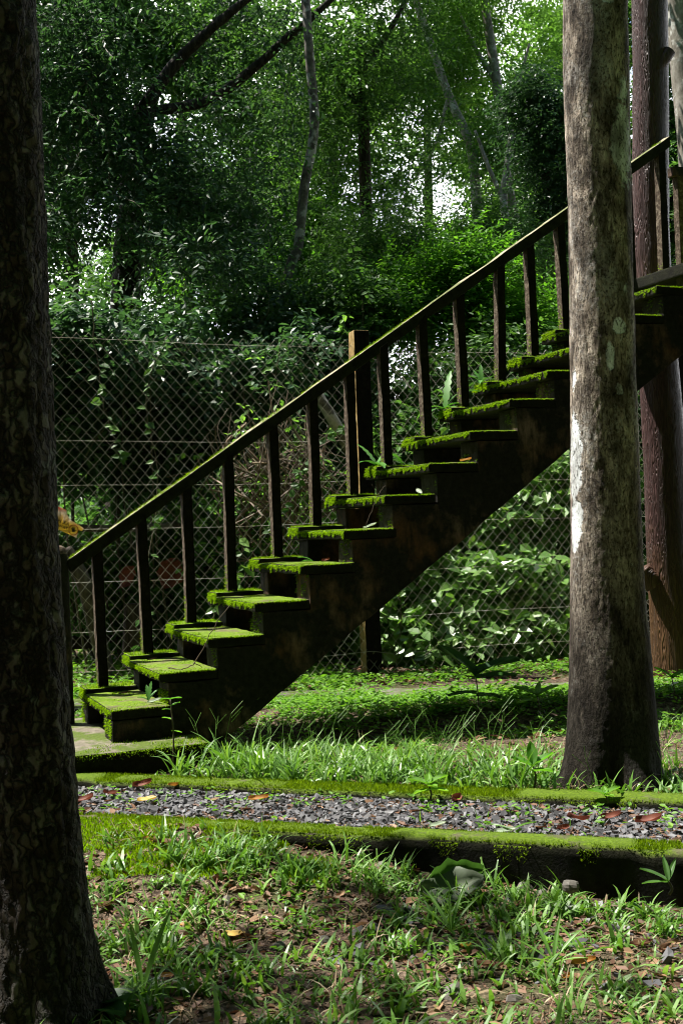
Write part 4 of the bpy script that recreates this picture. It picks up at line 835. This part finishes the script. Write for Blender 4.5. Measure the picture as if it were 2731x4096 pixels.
def tufts(mb, C, nb=(5, 12), ln=(.05, .12), w=(.005, .011), spread=.02, up=.55):
    nbl = RS.randint(nb[0], nb[1], len(C)); P = np.repeat(C, nbl, 0)+RS.randn(nbl.sum(), 3)*np.array([spread, spread, 0]); n = len(P)
    s = np.repeat(.6+.6*RS.rand(len(C)), nbl); lv = np.repeat(RS.rand(len(C)), nbl)*.5+RS.rand(n)*.5
    blades(mb, P, RS.rand(n)*2*PI, (ln[0]+RS.rand(n)*(ln[1]-ln[0]))*s, w[0]+RS.rand(n)*(w[1]-w[0]), .15+RS.rand(n)*up, .5+RS.rand(n)*1.3, lv)
def scatter(k, t0, t1, n0, n1, nf=2.2, thr=-.05, off=0.):
    t = t0+RS.rand(k)*(t1-t0); n = n0+RS.rand(k)*(n1-n0); p = (KD[:, None]*t+KN[:, None]*n).T
    keep = np.array([mn.noise(Vector((a*nf+off, b*nf, off)))+.35*mn.noise(Vector((a*nf*3, b*nf*3, off))) for a, b in p]) > thr
    p = p[keep]; return np.c_[p, ground_z(p[:, 0], p[:, 1])]
def clear_of(P, items):
    k = np.ones(len(P), bool)
    for x, y, r in items: k &= (P[:, 0]-x)**2+(P[:, 1]-y)**2 > r*r
    return P[k]
TRK = [(-.815, 3.2, .16), (1.113, 5.24, .23), (2.285, 8.5, .19)]
def inslab(P):
    L_ = (P-SO); a = L_@SD; b = L_@SW; return (a > -.76) & (a < .43) & (b > -.43) & (b < .96)
mb = MB()
tufts(mb, clear_of(scatter(950, -2.4, .4, 2.2, 4.05, 2.4, -.05, 1.), TRK), (5, 11), (.045, .11), (.006, .012))
tufts(mb, clear_of(scatter(2000, -2.4, .4, 2.2, 4.05, 3.1, -.05, 4.), TRK), (3, 7), (.02, .055), (.004, .008), .025, .9)
tufts(mb, clear_of(scatter(110, -2.1, -.7, 3.85, 4.10, 3., -.15, 9.), TRK), (4, 9), (.06, .13), (.006, .010), .02, .5)
tufts(mb, clear_of(scatter(480, -2.4, .4, 2.2, 4.03, 2.4, -.08, 21.), TRK), (3, 7), (.06, .13), (.010, .017), .025, .7)
tag(mb.build('lawn_grass', M['grass']), 'broad bladed grass growing through the soil before the near kerb', None, None, 'stuff')
mb = MB()
S2 = clear_of(scatter(620, -3.3, .3, 5.0, 5.7, 2.6, -.25, 2.), TRK); S2 = S2[(S2@np.array([KD[0], KD[1], 0]) < -1.45) | (RS.rand(len(S2)) < .5)]; tufts(mb, S2[~inslab(S2)], (4, 9), (.07, .17), (.007, .013), .025, .7)
S2 = clear_of(scatter(800, -3.3, .3, 5.0, 6.1, 2.6, -.05, 6.), TRK); tufts(mb, S2[~inslab(S2)], (4, 8), (.03, .08), (.005, .010), .03, 1.)
S2 = clear_of(scatter(150, -2.7, -.9, 5.0, 5.4, 3., -.3, 3.), TRK); S2 = S2[~inslab(S2)]; tufts(mb, S2, (4, 8), (.13, .26), (.008, .013), .02, .4)
k = 70; S3 = clear_of(scatter(k, -2.9, -.2, 5.05, 5.75, 2., -.5, 8.), TRK)     # fine flower stalks
for c in S3:
    h = .13+RS.rand()*.14; az = RS.rand()*6.28; p1 = c+np.array([math.cos(az)*h*.35, math.sin(az)*h*.35, h]); mb.add(*tube(spline([c, (c+p1)/2+np.array([0, 0, .02]), p1], 5), .0011, 3, False), a=.6)
    for q in range(3):
        a2 = az+RS.randn()*.9; mb.add(*tube(np.array([p1-np.array([0, 0, .02*q]), p1-np.array([0, 0, .02*q])+np.array([math.cos(a2)*.06, math.sin(a2)*.06, .055])]), .0009, 3, False), a=.7)
tufts(mb, (lambda q: q[~inslab(q)])(clear_of(scatter(300, -3.3, .2, 5.0, 5.45, 2.6, -.3, 31.), TRK)), (3, 6), (.07, .13), (.011, .017), .025, .8)
S4 = clear_of(scatter(160, -2.6, .6, 5.75, 7.2, 2., -.2, 41.), TRK); S4 = S4[~inslab(S4)]; tufts(mb, S4, (3, 6), (.08, .17), (.005, .010), .03, .6)
tag(mb.build('verge_grass', M['grass']), 'lush bright grass with fine flower stalks between kerb and stairs', None, None, 'stuff')
def cover(mb, P, ll, k=6, sp=.03, h=.03):
    n = len(P); B = np.repeat(P, k, 0)+RS.randn(n*k, 3)*np.array([sp, sp, 0]); B[:, 2] += RS.rand(n*k)*h
    az = RS.rand(n*k)*2*PI; A = np.stack([np.cos(az), np.sin(az), .1+.5*RS.rand(n*k)], -1); Nn = np.array([0, 0, 1.])+RS.randn(n*k, 3)*.4
    leaves(mb, B, A, Nn, ll*(.6+.8*RS.rand(n*k)), .5, .2, np.repeat(RS.rand(n), k)*.5+RS.rand(n*k)*.5)
mb = MB()
k = 9000; X = -1.7+RS.rand(k)*4.2; Yy = 5.9+RS.rand(k)*2.1; P = np.stack([X, Yy, ground_z(X, Yy)], -1); P = P[~inslab(P)]; nn = P[:, 0]*KN[0]+P[:, 1]*KN[1]; P = P[nn > 5.6]
C_ = nz3(P*np.array([1, 1, 0]), 1.7, 4.); Pt = P[(P[:, 1] > 6.4) & (C_ > -.35) & ((P[:, 1] > 7.1+.1*P[:, 0]) | (RS.rand(len(P)) < .22))]; cover(mb, clear_of(Pt, TRK), .028, 6, .035, .05); hi = Pt[nz3(Pt*np.array([1, 1, 0]), 2.6, 9.) > .12]; cover(mb, clear_of(hi[::2], TRK), .034, 6, .04, .11)
cover(mb, clear_of(P[(P[:, 1] <= 6.4) & (C_ > -.05)][::2], TRK), .022, 6, .03, .035)
k = 900; X = -2.6+RS.rand(k)*5; Yy = 8.55+RS.rand(k)*.6+.36*np.clip(X, -3, 3)*.6; P = np.stack([X, Yy, ground_z(X, Yy)], -1); P = P[(P[:, 1] > 8.5)]; cover(mb, P, .04, 5, .05, .05)
k = 1500; X = -3+RS.rand(k)*3; Yy = 8.4+RS.rand(k)*3.4; P = np.stack([X, Yy, ground_z(X, Yy)], -1); P = P[P[:, 1] > 8.5]; cover(mb, P, .045, 6, .06, .06)
tag(mb.build('ground_cover', M['cover']), 'fine leaved green ground cover around the stair foot and path', None, None, 'stuff')
mb = MB()
P = clear_of(scatter(620, -2.4, .4, 2.2, 4.1, 2., -.1, 12.), TRK); cover(mb, P, .026, 4, .03, .03)
P = clear_of(scatter(200, -3., 0., 4.3, 4.8, 2., -.15, 3.), TRK); cover(mb, P, .026, 5, .02, .04)
P = scatter(70, -3., 0., 4.3, 4.8, 2., -.3, 13.); tufts(mb, P, (2, 5), (.03, .07), (.004, .008), .012, .7)
tag(mb.build('small_weeds', M['cover']), 'small leaved weeds in the lawn and gravel', None, None, 'stuff')
mb = MB(); k = 26000; t = -3.0+RS.rand(k)*1.75; n = 3.72+RS.rand(k)*.42; p = KD[:, None]*t+KN[:, None]*n; P = np.stack([*p, ground_z(*p)+.006], -1)
P = P[(nz3(P, 4, 2.)+np.clip((-1.75-t)*.9, -1, .35)+np.clip((n-4.0)*1.5, -.4, .15)) > .0]; moss(mb, P, np.tile([0, 0, 1.], (len(P), 1)), .012, .006)
tag(mb.build('moss_mat', M['moss_tuft']), 'cushion of bright moss creeping from the soil over the buried kerb end', None, None, 'stuff')
mb = MB()
tufts(mb, clear_of(scatter(500, -2.4, .4, 2.2, 4.1, 2.4, -.3, 51.), TRK), (3, 6), (.05, .12), (.002, .005), .03, 1.3); S5 = clear_of(scatter(520, -3.3, .4, 5.0, 6.2, 2.4, -.3, 52.), TRK); tufts(mb, S5[~inslab(S5)], (3, 6), (.05, .12), (.002, .005), .04, 1.3)
tag(mb.build('dry_straw', M['straw']), 'dry pale straw lying among the green grass', None, None, 'stuff')
# leaf crumbs and twigs of the litter
mb = MB(); P = clear_of(scatter(9500, -2.4, .4, 2.2, 4.12, 2., -.6, 2.), TRK); n = len(P); P[:, 2] += .004+RS.rand(n)*.008; az = RS.rand(n)*6.28
leaves(mb, P, np.stack([np.cos(az), np.sin(az), RS.randn(n)*.25], -1), np.array([0, 0, 1.])+RS.randn(n, 3)*.35, .009+RS.rand(n)**2.5*.045, .55, .3, RS.rand(n))
P = scatter(900, -3.3, .4, 5.0, 7.2, 2., -.6, 15.); P = P[~inslab(P)]; n = len(P); P[:, 2] += .01+RS.rand(n)*.02; az = RS.rand(n)*6.28; leaves(mb, P, np.stack([np.cos(az), np.sin(az), RS.randn(n)*.25], -1), np.array([0, 0, 1.])+RS.randn(n, 3)*.4, .015+RS.rand(n)**2*.06, .5, .3, RS.rand(n))
X = -2.4+RS.rand(700)*4.4; Yy = 8.55+RS.rand(700)*1.1; P = np.stack([X, Yy, ground_z(X, Yy)+.01], -1); az = RS.rand(700)*6.28; leaves(mb, P, np.stack([np.cos(az), np.sin(az), RS.randn(700)*.3], -1), np.array([0, 0, 1.])+RS.randn(700, 3)*.4, .03+RS.rand(700)*.07, .5, .3, RS.rand(700)*.7)
P = scatter(2900, -3.3, .1, 4.3, 4.78, 2., -.3, 5.); n = len(P); P[:, 2] += .018; az = RS.rand(n)*6.28; leaves(mb, P, np.stack([np.cos(az), np.sin(az), RS.randn(n)*.2], -1), np.array([0, 0, 1.])+RS.randn(n, 3)*.3, .012+RS.rand(n)**2*.045, .5, .3, RS.rand(n))
tag(mb.build('leaf_litter', M['dead_leaf']), 'crumbled brown leaf litter strewn over the soil', None, None, 'stuff')
mb = MB()
for c in clear_of(scatter(420, -2.4, .3, 2.3, 4.1, 2., -.6, 7.), TRK):
    a = RS.rand()*6.28; l = .03+RS.rand()**2*.14; e = c+np.array([math.cos(a)*l, math.sin(a)*l, .01]); mb.add(*tube(spline([c+np.array([0, 0, .006]), (c+e)/2+RS.randn(3)*.012+np.array([0, 0, .012]), e+np.array([0, 0, .004])], 5), .0008+RS.rand()**3*.003, 4, False), a=RS.rand())
tag(mb.build('twig_litter', M['dry_twig']), 'thin dry twigs and straw scattered on the soil', None, None, 'stuff')
# ------------------------------------------------------------------ single fallen leaves
LEAFM = {}
def leaf_mesh(kind, w, l, curl, cup, seed, mat):
    V, Q = big_leaf_shape(w, l, 9, 7, curl, cup, .05, .05, seed); V[:, 0] -= l*.5
    o = mesh('fallen_leaf', V, Q, M[mat], None, np.clip(.4+.3*np.sin(V[:, 0]*70+seed), 0, 1), True); return o
def drop(src, x, y, z, rz, rx, ry, s, label, group=None, first=[]):
    o = src.copy() if src.get('used') else src
    if o is not src: COL.objects.link(o)
    src['used'] = 1
    if 'used' in o and o is not src: del o['used']
    place(o, tuple((gg(x, y) if z < -.05 else gp(x, y, z))+np.array([0, 0, .012])), rz, rx, ry, s); tag(o, label, 'leaf', group); return o
red = leaf_mesh('r', .045, .1, .35, .35, 1, 'red_leaf'); brn = leaf_mesh('b', .04, .11, .2, .3, 2, 'dead_leaf'); yel = leaf_mesh('y', .045, .085, .1, .15, 3, 'yellow_leaf'); org = leaf_mesh('o', .035, .09, .2, .3, 4, 'orange_leaf'); pal = leaf_mesh('p', .04, .1, .15, .2, 5, 'pale_leaf')
gr = 'dry reddish leaves on the gravel'
for (x, y, rz, rx, ry, s) in ((328, 1812, .3, .4, .1, .9), (252, 1832, .6, .2, .5, .7), (194, 1848, .1, .2, .1, .9), (1043, 1847, 1.2, .5, .3, .9), (1325, 1893, -.7, -.4, .3, .9), (1402, 1888, .1, .3, .1, .8), (1290, 1915, .8, .3, .4, .7), (1490, 1898, -.2, .2, .1, 1.0)): drop(red, x, y, .01, rz, rx, ry, s, 'curled dry reddish leaf lying on the gravel', gr)
drop(org, 594, 1843, .012, .2, .3, .1, .95, 'orange leaf on the gravel nearest the near kerb'); drop(org, 402, 1810, .012, .5, -.9, .2, .7, 'small folded orange leaf on the gravel by the far kerb')
drop(pal, 1160, 1917, .012, .0, .3, 0, .8, 'long pale tan leaf lying on the gravel')['label'] = 'long pale tan leaf lying flat on the gravel before the near kerb'
drop(pal, 1004, 1903, .012, .3, .2, 0, .7, 'pale leaf on the gravel'); list(o for o in COL.objects if o.get('label') == 'pale leaf on the gravel')[0]['label'] = 'small pale leaf half hidden by weeds in the gravel'
drop(yel, 338, 1843, .012, .2, .2, 0, .95, 'yellow green leaf lying in the gravel beside the orange one')
drop(yel, 538, 2155, -.112, .25, .25, .15, .8, 'round bright yellow leaf lying on the grass in the foreground')
drop(yel, 1066, 2184, -.112, 1.9, .3, .5, .85, 'pale yellow leaf standing on edge in the foreground grass')
gl = 'orange brown leaves in the foreground lawn'
for (x, y, rz, rx, ry, s) in ((1338, 2020, .3, .2, .1, .8), (1340, 2222, .1, .3, 0, .8), (385, 2253, .5, .3, .2, .6), (1300, 2255, .9, .3, .2, .5), (420, 2132, -.3, .5, .3, .6), (345, 1937, .8, .6, .6, .5)): drop(org, x, y, -.11, rz, rx, ry, s, 'orange brown dead leaf lying in the foreground lawn', gl)
gb = 'brown leaves on the foreground soil'
for (x, y, rz, rx, ry, s) in ((425, 1985, .4, -.5, .2, .9), (220, 2000, .1, .2, .1, .8), (380, 1945, .1, .3, .2, .8), (240, 2090, .7, .3, .2, .7), (1330, 2000, .1, .2, .1, .9), (1470, 2180, .5, .3, .2, .8), (1525, 2190, .9, .4, .2, .7), (1120, 2230, .2, .2, .3, .8), (900, 2300, .9, .2, .3, .8), (560, 2215, .3, .2, .1, .7), (240, 2170, 1.2, .7, .4, .7), (1180, 2090, .6, .3, .1, .7)): drop(brn, x, y, -.11, rz, rx, ry, s, 'curled brown leaf lying on the soil of the foreground lawn', gb)
# leaves and twigs left on the treads
def on_tread(i, a, b, dz=.012): return sloc(step(i)[0]+a, b, step(i)[1]+dz)
for (src, i, a, b, rz, rx, ry, s, lb) in ((pal, 1, .24, .1, .4, .2, -.1, .75, 'pale dry leaf at the inner corner of the lowest mossy tread'), (brn, 1, .17, .5, .3, .2, 0, .6, 'brown curled leaf in the middle of the lowest mossy tread'), (org, 8, .24, .03, .1, .2, 0, .75, 'pale orange leaf lying across the edge of a high tread'), (pal, 7, .2, -.01, -1.1, .6, .5, .7, 'pale leaf hanging over the near edge of a mossy tread'), (pal, 6, .2, .12, .3, .2, -.2, .8, 'crinkled grey leaf on the tread below the hanging leaf'), (red, 5, .2, .16, .2, .5, .1, .45, 'small curled red leaf on a mossy tread'), (brn, 2, .09, .55, .2, .3, 0, .5, 'brown leaf beside the twig on the second tread')):
    o = src.copy(); COL.objects.link(o)
    if 'used' in o: del o['used']
    if 'group' in o: del o['group']
    place(o, tuple(on_tread(i, a, b)), rz, rx, ry, s); tag(o, lb, 'leaf')
def twig(label, pts, r, mat='dry_twig', forks=()):
    P = np.array(pts); b = P[0].copy(); mb = MB(); mb.add(*tube(spline(P, 18)-b+RS.randn(18, 3)*r*.8, np.linspace(r, r*.45, 18), 5), a=.35)
    for f in forks: mb.add(*tube(spline(np.array(f), 8)-b, np.linspace(r*.7, r*.35, 8), 4), a=.35)
    o = mb.build('fallen_twig', M[mat], None, True); o.location = b; tag(o, label, 'twig'); return o
a, b_, c = on_tread(2, .17, .15, .008), on_tread(2, .255, .02, .06), on_tread(3, .14, -.03, .11)
twig('forked dry twig leaning from the second tread up to the third', [on_tread(2, .08, .18, .006), on_tread(2, .14, .03, .01), on_tread(2, .19, -.02, .06), on_tread(3, .02, -.03, .05), on_tread(3, .11, -.02, .16)], .0035, forks=[[on_tread(2, .17, -.01, .04), on_tread(2, .21, -.01, .02), on_tread(2, .22, .02, .006)]])
twig('thin pale straw hanging between the sixth and seventh treads', [on_tread(6, .12, -.01, .01), on_tread(7, -.05, -.02, .0), on_tread(7, .0, -.01, .05)], .0018, forks=[[on_tread(7, -.05, -.02, 0), on_tread(7, -.08, -.01, .06)]])
twig('long thin stick slanting from the near kerb down into the grass', [gp(965, 1893, .045), gp(1010, 1925, .0), gg(1062, 1985)], .004)
twig('short crooked twig lying under the long stick in the lawn', [gg(905, 1975), gg(945, 1995), gg(985, 2020)], .004)
twig('half buried root like stick lying in the foreground grass', [gg(1180, 2088), gg(1090, 2110), gg(1000, 2125)], .005)
twig('thick weathered stick lying in the foreground by the frame edge', [gg(950, 2260), gg(1050, 2215), gg(1200, 2260)][::1], .006)
for n_, pts in enumerate(([(590, 2290), (640, 2275), (720, 2285)], )): twig('rough bark covered stick lying low in the foreground lawn', [gg(x, y)+np.array([0, 0, .008]) for x, y in pts], .009)
# big withered leaf against the near kerb
rt_ = empty('dried_broad_leaf', tuple(gg(1045, 2060)), 0, 'large folded dry leaf lying against the near kerb', 'leaf')
V, Q = big_leaf_shape(.17, .22, 13, 11, .25, .18, .07, .1, 5); V[:, 0] -= .12; o = mesh('lower_blade', V, Q, M['withered_green'], rt_, np.clip(.5+.2*np.sin(V[:, 1]*60), 0, 1), True); o.rotation_euler = (.35, .05, .2); o.location = (.0, -.02, .012)
V, Q = big_leaf_shape(.14, .19, 13, 11, .2, .25, .08, .12, 6); V[:, 0] -= .1; o = mesh('folded_blade', V, Q, M['leaf_mid'], rt_, np.clip(.2+.2*np.sin(V[:, 1]*60), 0, 1), True); o.rotation_euler = (.95, -.1, .25); o.location = (.01, .04, .04)
# stones of the lawn
sb = MB(); chips(sb, np.zeros((1, 3)), np.array([1.]), .7); st0 = sb.build('lawn_stone', M['pebble'])
bmx = bmesh.new(); bmx.from_mesh(st0.data); bmesh.ops.subdivide_edges(bmx, edges=bmx.edges[:], cuts=3, use_grid_fill=True, smooth=.4); 
for v in bmx.verts: v.co += v.co.normalized()*.06*mn.noise(v.co*3)
bmx.to_mesh(st0.data); bmx.free()
for k_, (x, y, s) in enumerate(((1205, 2046, .04), (1245, 2056, .03), (895, 2048, .035), (1010, 2075, .03), (745, 2165, .03), (1120, 2170, .035), (1040, 2290, .045), (1310, 2035, .03), (950, 2210, .03), (460, 2030, .035), (520, 2075, .03), (1180, 2300, .03), (1420, 2085, .03), (640, 2180, .03), (880, 1995, .03))):
    o = st0 if k_ == 0 else st0.copy()
    if k_: COL.objects.link(o)
    place(o, tuple(gg(x, y)), k_*1.7, .3*math.sin(k_*3), .2*math.cos(k_*5), s); tag(o, 'small grey brown stone lying in the foreground lawn', 'stone', 'stones in the foreground lawn')
# ------------------------------------------------------------------ single plants
def seedling(label, base, h, lv_, ll, mat='leaf_gloss', nm='seedling', wr=.4, tilt=.4, az0=0., cat='plant'):
    root = empty(nm, tuple(base), 0, label, cat); V, Q, T = tube(spline([(0, 0, 0), (.01, 0, h*.5), (0, .01, h)], 8), np.linspace(.005, .003, 8), 6); mesh('stem', V, [Q, T], M['vine_stem'], root, np.full(len(V), .6), True)
    for k, (az, el, l, zf) in enumerate(lv_):
        V, Q = big_leaf_shape(l*wr, l, 9, 5, -.25, .22, .03, 0, k); V[:, 2] += 0
        o = mesh('leaf', V, Q, M[mat], root, np.full(len(V), .35+.1*k), True); o.location = (0, 0, h*zf); o.rotation_euler = (0, -el, az); 
    return root
seedling('broad dark leaved seedling standing on the grass before the path', gp(1096, 1660, 0), .27, [(2.75, .8, .27, .98), (.2, .42, .27, 1.), (-.15, .22, .22, .92), (2.9, .1, .16, .6), (.3, .05, .15, .55)], .2, 'leaf_dark', wr=.46)
seedling('smaller broad leaved seedling close to the lichened trunk', gp(1235, 1655, 0), .14, [(2.8, .5, .14, 1.), (.3, .5, .14, 1.), (1.2, .9, .1, 1.), (3.3, .1, .12, .8)], .14)
seedling('young plant with two pale green leaves beside the column foot', gp(1545, 1620, 0), .16, [(.2, .5, .16, 1.), (2.6, .7, .12, 1.), (.9, .2, .13, .7)], .16, 'leaf_bright')
seedling('upright weed with paired leaves growing before the slab', gp(397, 1770, 0), .34, [(.1, .25, .055, 1.), (3.1, .2, .05, 1.), (.3, .5, .05, .9), (3.3, .3, .04, .85), (2.9, .35, .045, .72), (.2, .0, .05, .55)], .05, 'leaf_bright', 'weed', .45)
seedling('broad glossy weed against the far kerb left of the lichened trunk', gp(1225, 1812, .02), .1, [(1.6, 1.2, .1, 1.), (2.6, .5, .1, .9), (.4, .6, .11, .9), (-.8, .3, .1, .7)], .1, 'leaf_bright', 'weed', .5)
seedling('leafy weed growing from the gravel beside the far kerb', gp(985, 1845, .0), .075, [(2.8, .4, .09, 1.), (.3, .5, .09, 1.), (1.5, .7, .07, 1.), (-1.2, .3, .08, .9), (3.6, .1, .07, .7), (-.3, .15, .08, .7)], .08, 'cover', 'weed', .5)
seedling('small weed with rounded leaves in the gravel near the right kerb end', gp(1390, 1855, .0), .05, [(2.8, .4, .07, 1.), (.3, .5, .07, 1.), (1.5, .7, .05, 1.), (-1.2, .3, .06, .9)], .06, 'cover', 'weed', .55)
seedling('big dark leaf plant at the foot of the near trunk', gg(200, 2345), .03, [(.3, .25, .14, 1.), (2.4, .2, .12, 1.), (1.3, .5, .12, 1.), (-.5, .2, .13, 1.)], .1, 'leaf_dark', 'weed', .7)
seedling('leafy grass clump with long blades in the lawn centre', gg(1035, 2155), .02, [(2.2, .9, .17, 1.), (2.6, .75, .15, 1.), (1.0, 1., .16, 1.), (.6, .8, .15, 1.), (1.5, 1.2, .12, 1.), (3.3, .6, .12, 1.), (-.3, .5, .12, 1.), (.2, .7, .1, 1.)], .1, 'grass', 'grass_clump', .09)
seedling('long bladed grass clump in the foreground left of centre', gg(330, 2300), .02, [(1.1, 1.1, .24, 1.), (2., 1.1, .2, 1.), (.5, .8, .19, 1.), (2.8, .7, .16, 1.), (.1, .5, .15, 1.), (-.6, .5, .13, 1.)], .1, 'grass', 'grass_clump', .09)
seedling('dark green grass clump in the foreground right corner', gg(1270, 2230), .02, [(1.1, 1.1, .15, 1.), (2., 1., .15, 1.), (.5, .8, .14, 1.), (2.8, .7, .13, 1.), (.1, .5, .12, 1.), (-.6, .5, .11, 1.), (3.6, .5, .12, 1.)], .1, 'grass', 'grass_clump', .1)
seedling('bamboo like weed leaning before the dark kerb face', gg(1180, 2010), .16, [(2.6, .3, .1, 1.), (.4, .35, .1, 1.), (2.9, .2, .09, .8), (.2, .2, .1, .75), (2.7, .1, .09, .55), (.3, .1, .08, .5)], .1, 'grass', 'weed', .16)
seedling('small bamboo like weed on the soil before the kerb right end', gg(1345, 2030), .07, [(2.6, .3, .08, 1.), (.4, .35, .08, 1.), (1.2, .9, .06, 1.), (3.2, .1, .07, .7)], .1, 'grass', 'weed', .2)
seedling('low weed fan of narrow leaves at the frame edge by the kerb', gg(1535, 2055), .04, [(2.6, .5, .09, 1.), (.9, .9, .08, 1.), (1.6, 1.1, .08, 1.), (3.2, .2, .08, .9)], .1, 'leaf_mid', 'weed', .25)
def fern(label, base, fronds, w=.03):
    root = empty('fern', tuple(base), 0, label, 'fern')
    for az, el, l, droop in fronds:
        t = np.linspace(0, 1, 12); d = np.array([math.cos(az), math.sin(az), 0]); e = el-droop*t; st = l/11
        h = np.concatenate([[0], np.cumsum(np.cos(e[:-1])*st)]); z = np.concatenate([[0], np.cumsum(np.sin(e[:-1])*st)]); P = d*h[:, None]+np.array([0, 0, 1.])*z[:, None]
        s = np.array([-math.sin(az), math.cos(az), 0]); ww = w*np.sin(PI*np.clip(t*.9+.08, 0, 1))**.6*(1+.25*np.where(np.arange(12) % 2, 1, -1))
        V = np.stack([P-s*ww[:, None]*.5+np.array([0, 0, .004]), P, P+s*ww[:, None]*.5+np.array([0, 0, .004])], 1).reshape(-1, 3); i = (np.arange(11)[:, None]*3+np.arange(2)[None]).ravel()
        mesh('frond', V, np.stack([i, i+3, i+4, i+1], -1), M['fern'], root, np.full(len(V), RS.rand()), True)
fern('arching fern with ruffled fronds rooted on the tenth tread by a baluster', on_tread(10, .03, .86, .03), [(1.2, 1.25, .3, .5), (.2, 1.1, .28, 1.5), (2.8, .5, .24, 1.9), (3.6, .2, .2, 1.6), (5.2, .4, .18, 1.8), (-.5, .7, .2, 2.)], .045)
fern('small upright fern sprig at the end of the eleventh tread', on_tread(11, .04, .86, .03), [(1.5, 1.3, .14, .4), (.1, .8, .11, .8), (3., .9, .11, .9), (2.2, 1.1, .12, .5), (4.5, .5, .12, 1.4)], .028)
fern('glossy strap leaved fern at the foot of the thicker baluster', on_tread(8, .06, .85, .03), [(2.6, 1.1, .2, .6), (.5, 1.25, .26, 2.8), (.1, .7, .2, 1.5), (3.8, .7, .15, 1.2), (5., .6, .16, 1.6)], .05)
fern('tiny bright fern sprouting on the lowest tread', on_tread(1, .22, .15, .01), [(1.9, 1.2, .09, .5), (.6, 1., .09, .7), (1.2, 1.35, .1, .3), (3.2, .7, .06, .8)], .022)
fern('tiny sprig curling on a middle tread beside the red leaf', on_tread(5, .14, .2, .01), [(2.9, .7, .09, 1.), (3.3, .4, .06, .8)], .014)
#==LIGHT
# ------------------------------------------------------------------ sun, sky, camera
sd = Vector((.46, -.17, -1.)).normalized()
el = math.asin(-sd.z); azm = math.atan2(-sd.x, -sd.y)      # azimuth of the sun measured from +Y towards +X
lamp = bpy.data.lights.new('sun', 'SUN'); lamp.energy = 5.; lamp.angle = math.radians(.5); lamp.color = (1, .95, .86)
lo = bpy.data.objects.new('sun', lamp); COL.objects.link(lo); lo.rotation_euler = sd.to_track_quat('-Z', 'Y').to_euler()
w = bpy.data.worlds.new('World'); scn.world = w; w.use_nodes = True; nt = w.node_tree; bg = nt.nodes['Background']
sky = nt.nodes.new('ShaderNodeTexSky'); sky.sky_type = 'NISHITA'; sky.sun_disc = False; sky.sun_elevation = el; sky.sun_rotation = azm; sky.air_density = 1.; sky.dust_density = 1.; sky.ozone_density = .6
# bright broken cloud low in the sky behind the wood, blue above
tc = nt.nodes.new('ShaderNodeTexCoord'); sp = nt.nodes.new('ShaderNodeSeparateXYZ'); nt.links.new(tc.outputs['Generated'], sp.inputs[0])
cl = ramp(nt, ntex(nt, tc.outputs['Generated'], 3.2, 6, .6), [(.36, (0, 0, 0)), (.52, (1, 1, 1))])
mr = nt.nodes.new('ShaderNodeMapRange'); mr.inputs[1].default_value = .15; mr.inputs[2].default_value = .6; nt.links.new(sp.outputs[1], mr.inputs[0])
mz = nt.nodes.new('ShaderNodeMapRange'); mz.inputs[1].default_value = .62; mz.inputs[2].default_value = .38; nt.links.new(sp.outputs[2], mz.inputs[0])
fac = mth(nt, 'MULTIPLY', mth(nt, 'MULTIPLY', cl, mr.outputs[0]), mz.outputs[0])
nt.links.new(mix(nt, fac, sky.outputs[0], (36., 36.8, 37.6)), bg.inputs[0]); bg.inputs[1].default_value = .05
cam = bpy.data.cameras.new('camera'); cam.sensor_fit = 'VERTICAL'; cam.sensor_height = 36; cam.lens = F_/4096*36; cam.clip_start = .05; cam.clip_end = 1000
cam.dof.use_dof = True; cam.dof.focus_distance = 6.2; cam.dof.aperture_fstop = 13.
co = bpy.data.objects.new('camera', cam); COL.objects.link(co)
mw = Matrix.Identity(4)
for r in range(3): mw[r][0] = RT[r]; mw[r][1] = UP[r]; mw[r][2] = -FW[r]; mw[r][3] = CAM[r]
co.matrix_world = mw; scn.camera = co
for o in COL.objects:
    if 'used' in o: del o['used']
scn.view_settings.view_transform = 'Standard'; scn.view_settings.look = 'None'; scn.view_settings.exposure = 1.45; scn.view_settings.gamma = 1.
scn.render.engine = 'CYCLES'; cy = scn.cycles; cy.max_bounces = 7; cy.diffuse_bounces = 3; cy.glossy_bounces = 2; cy.transmission_bounces = 4; cy.transparent_max_bounces = 4
cy.use_denoising = True; cy.filter_width = 1.05; cy.sample_clamp_indirect = 4.
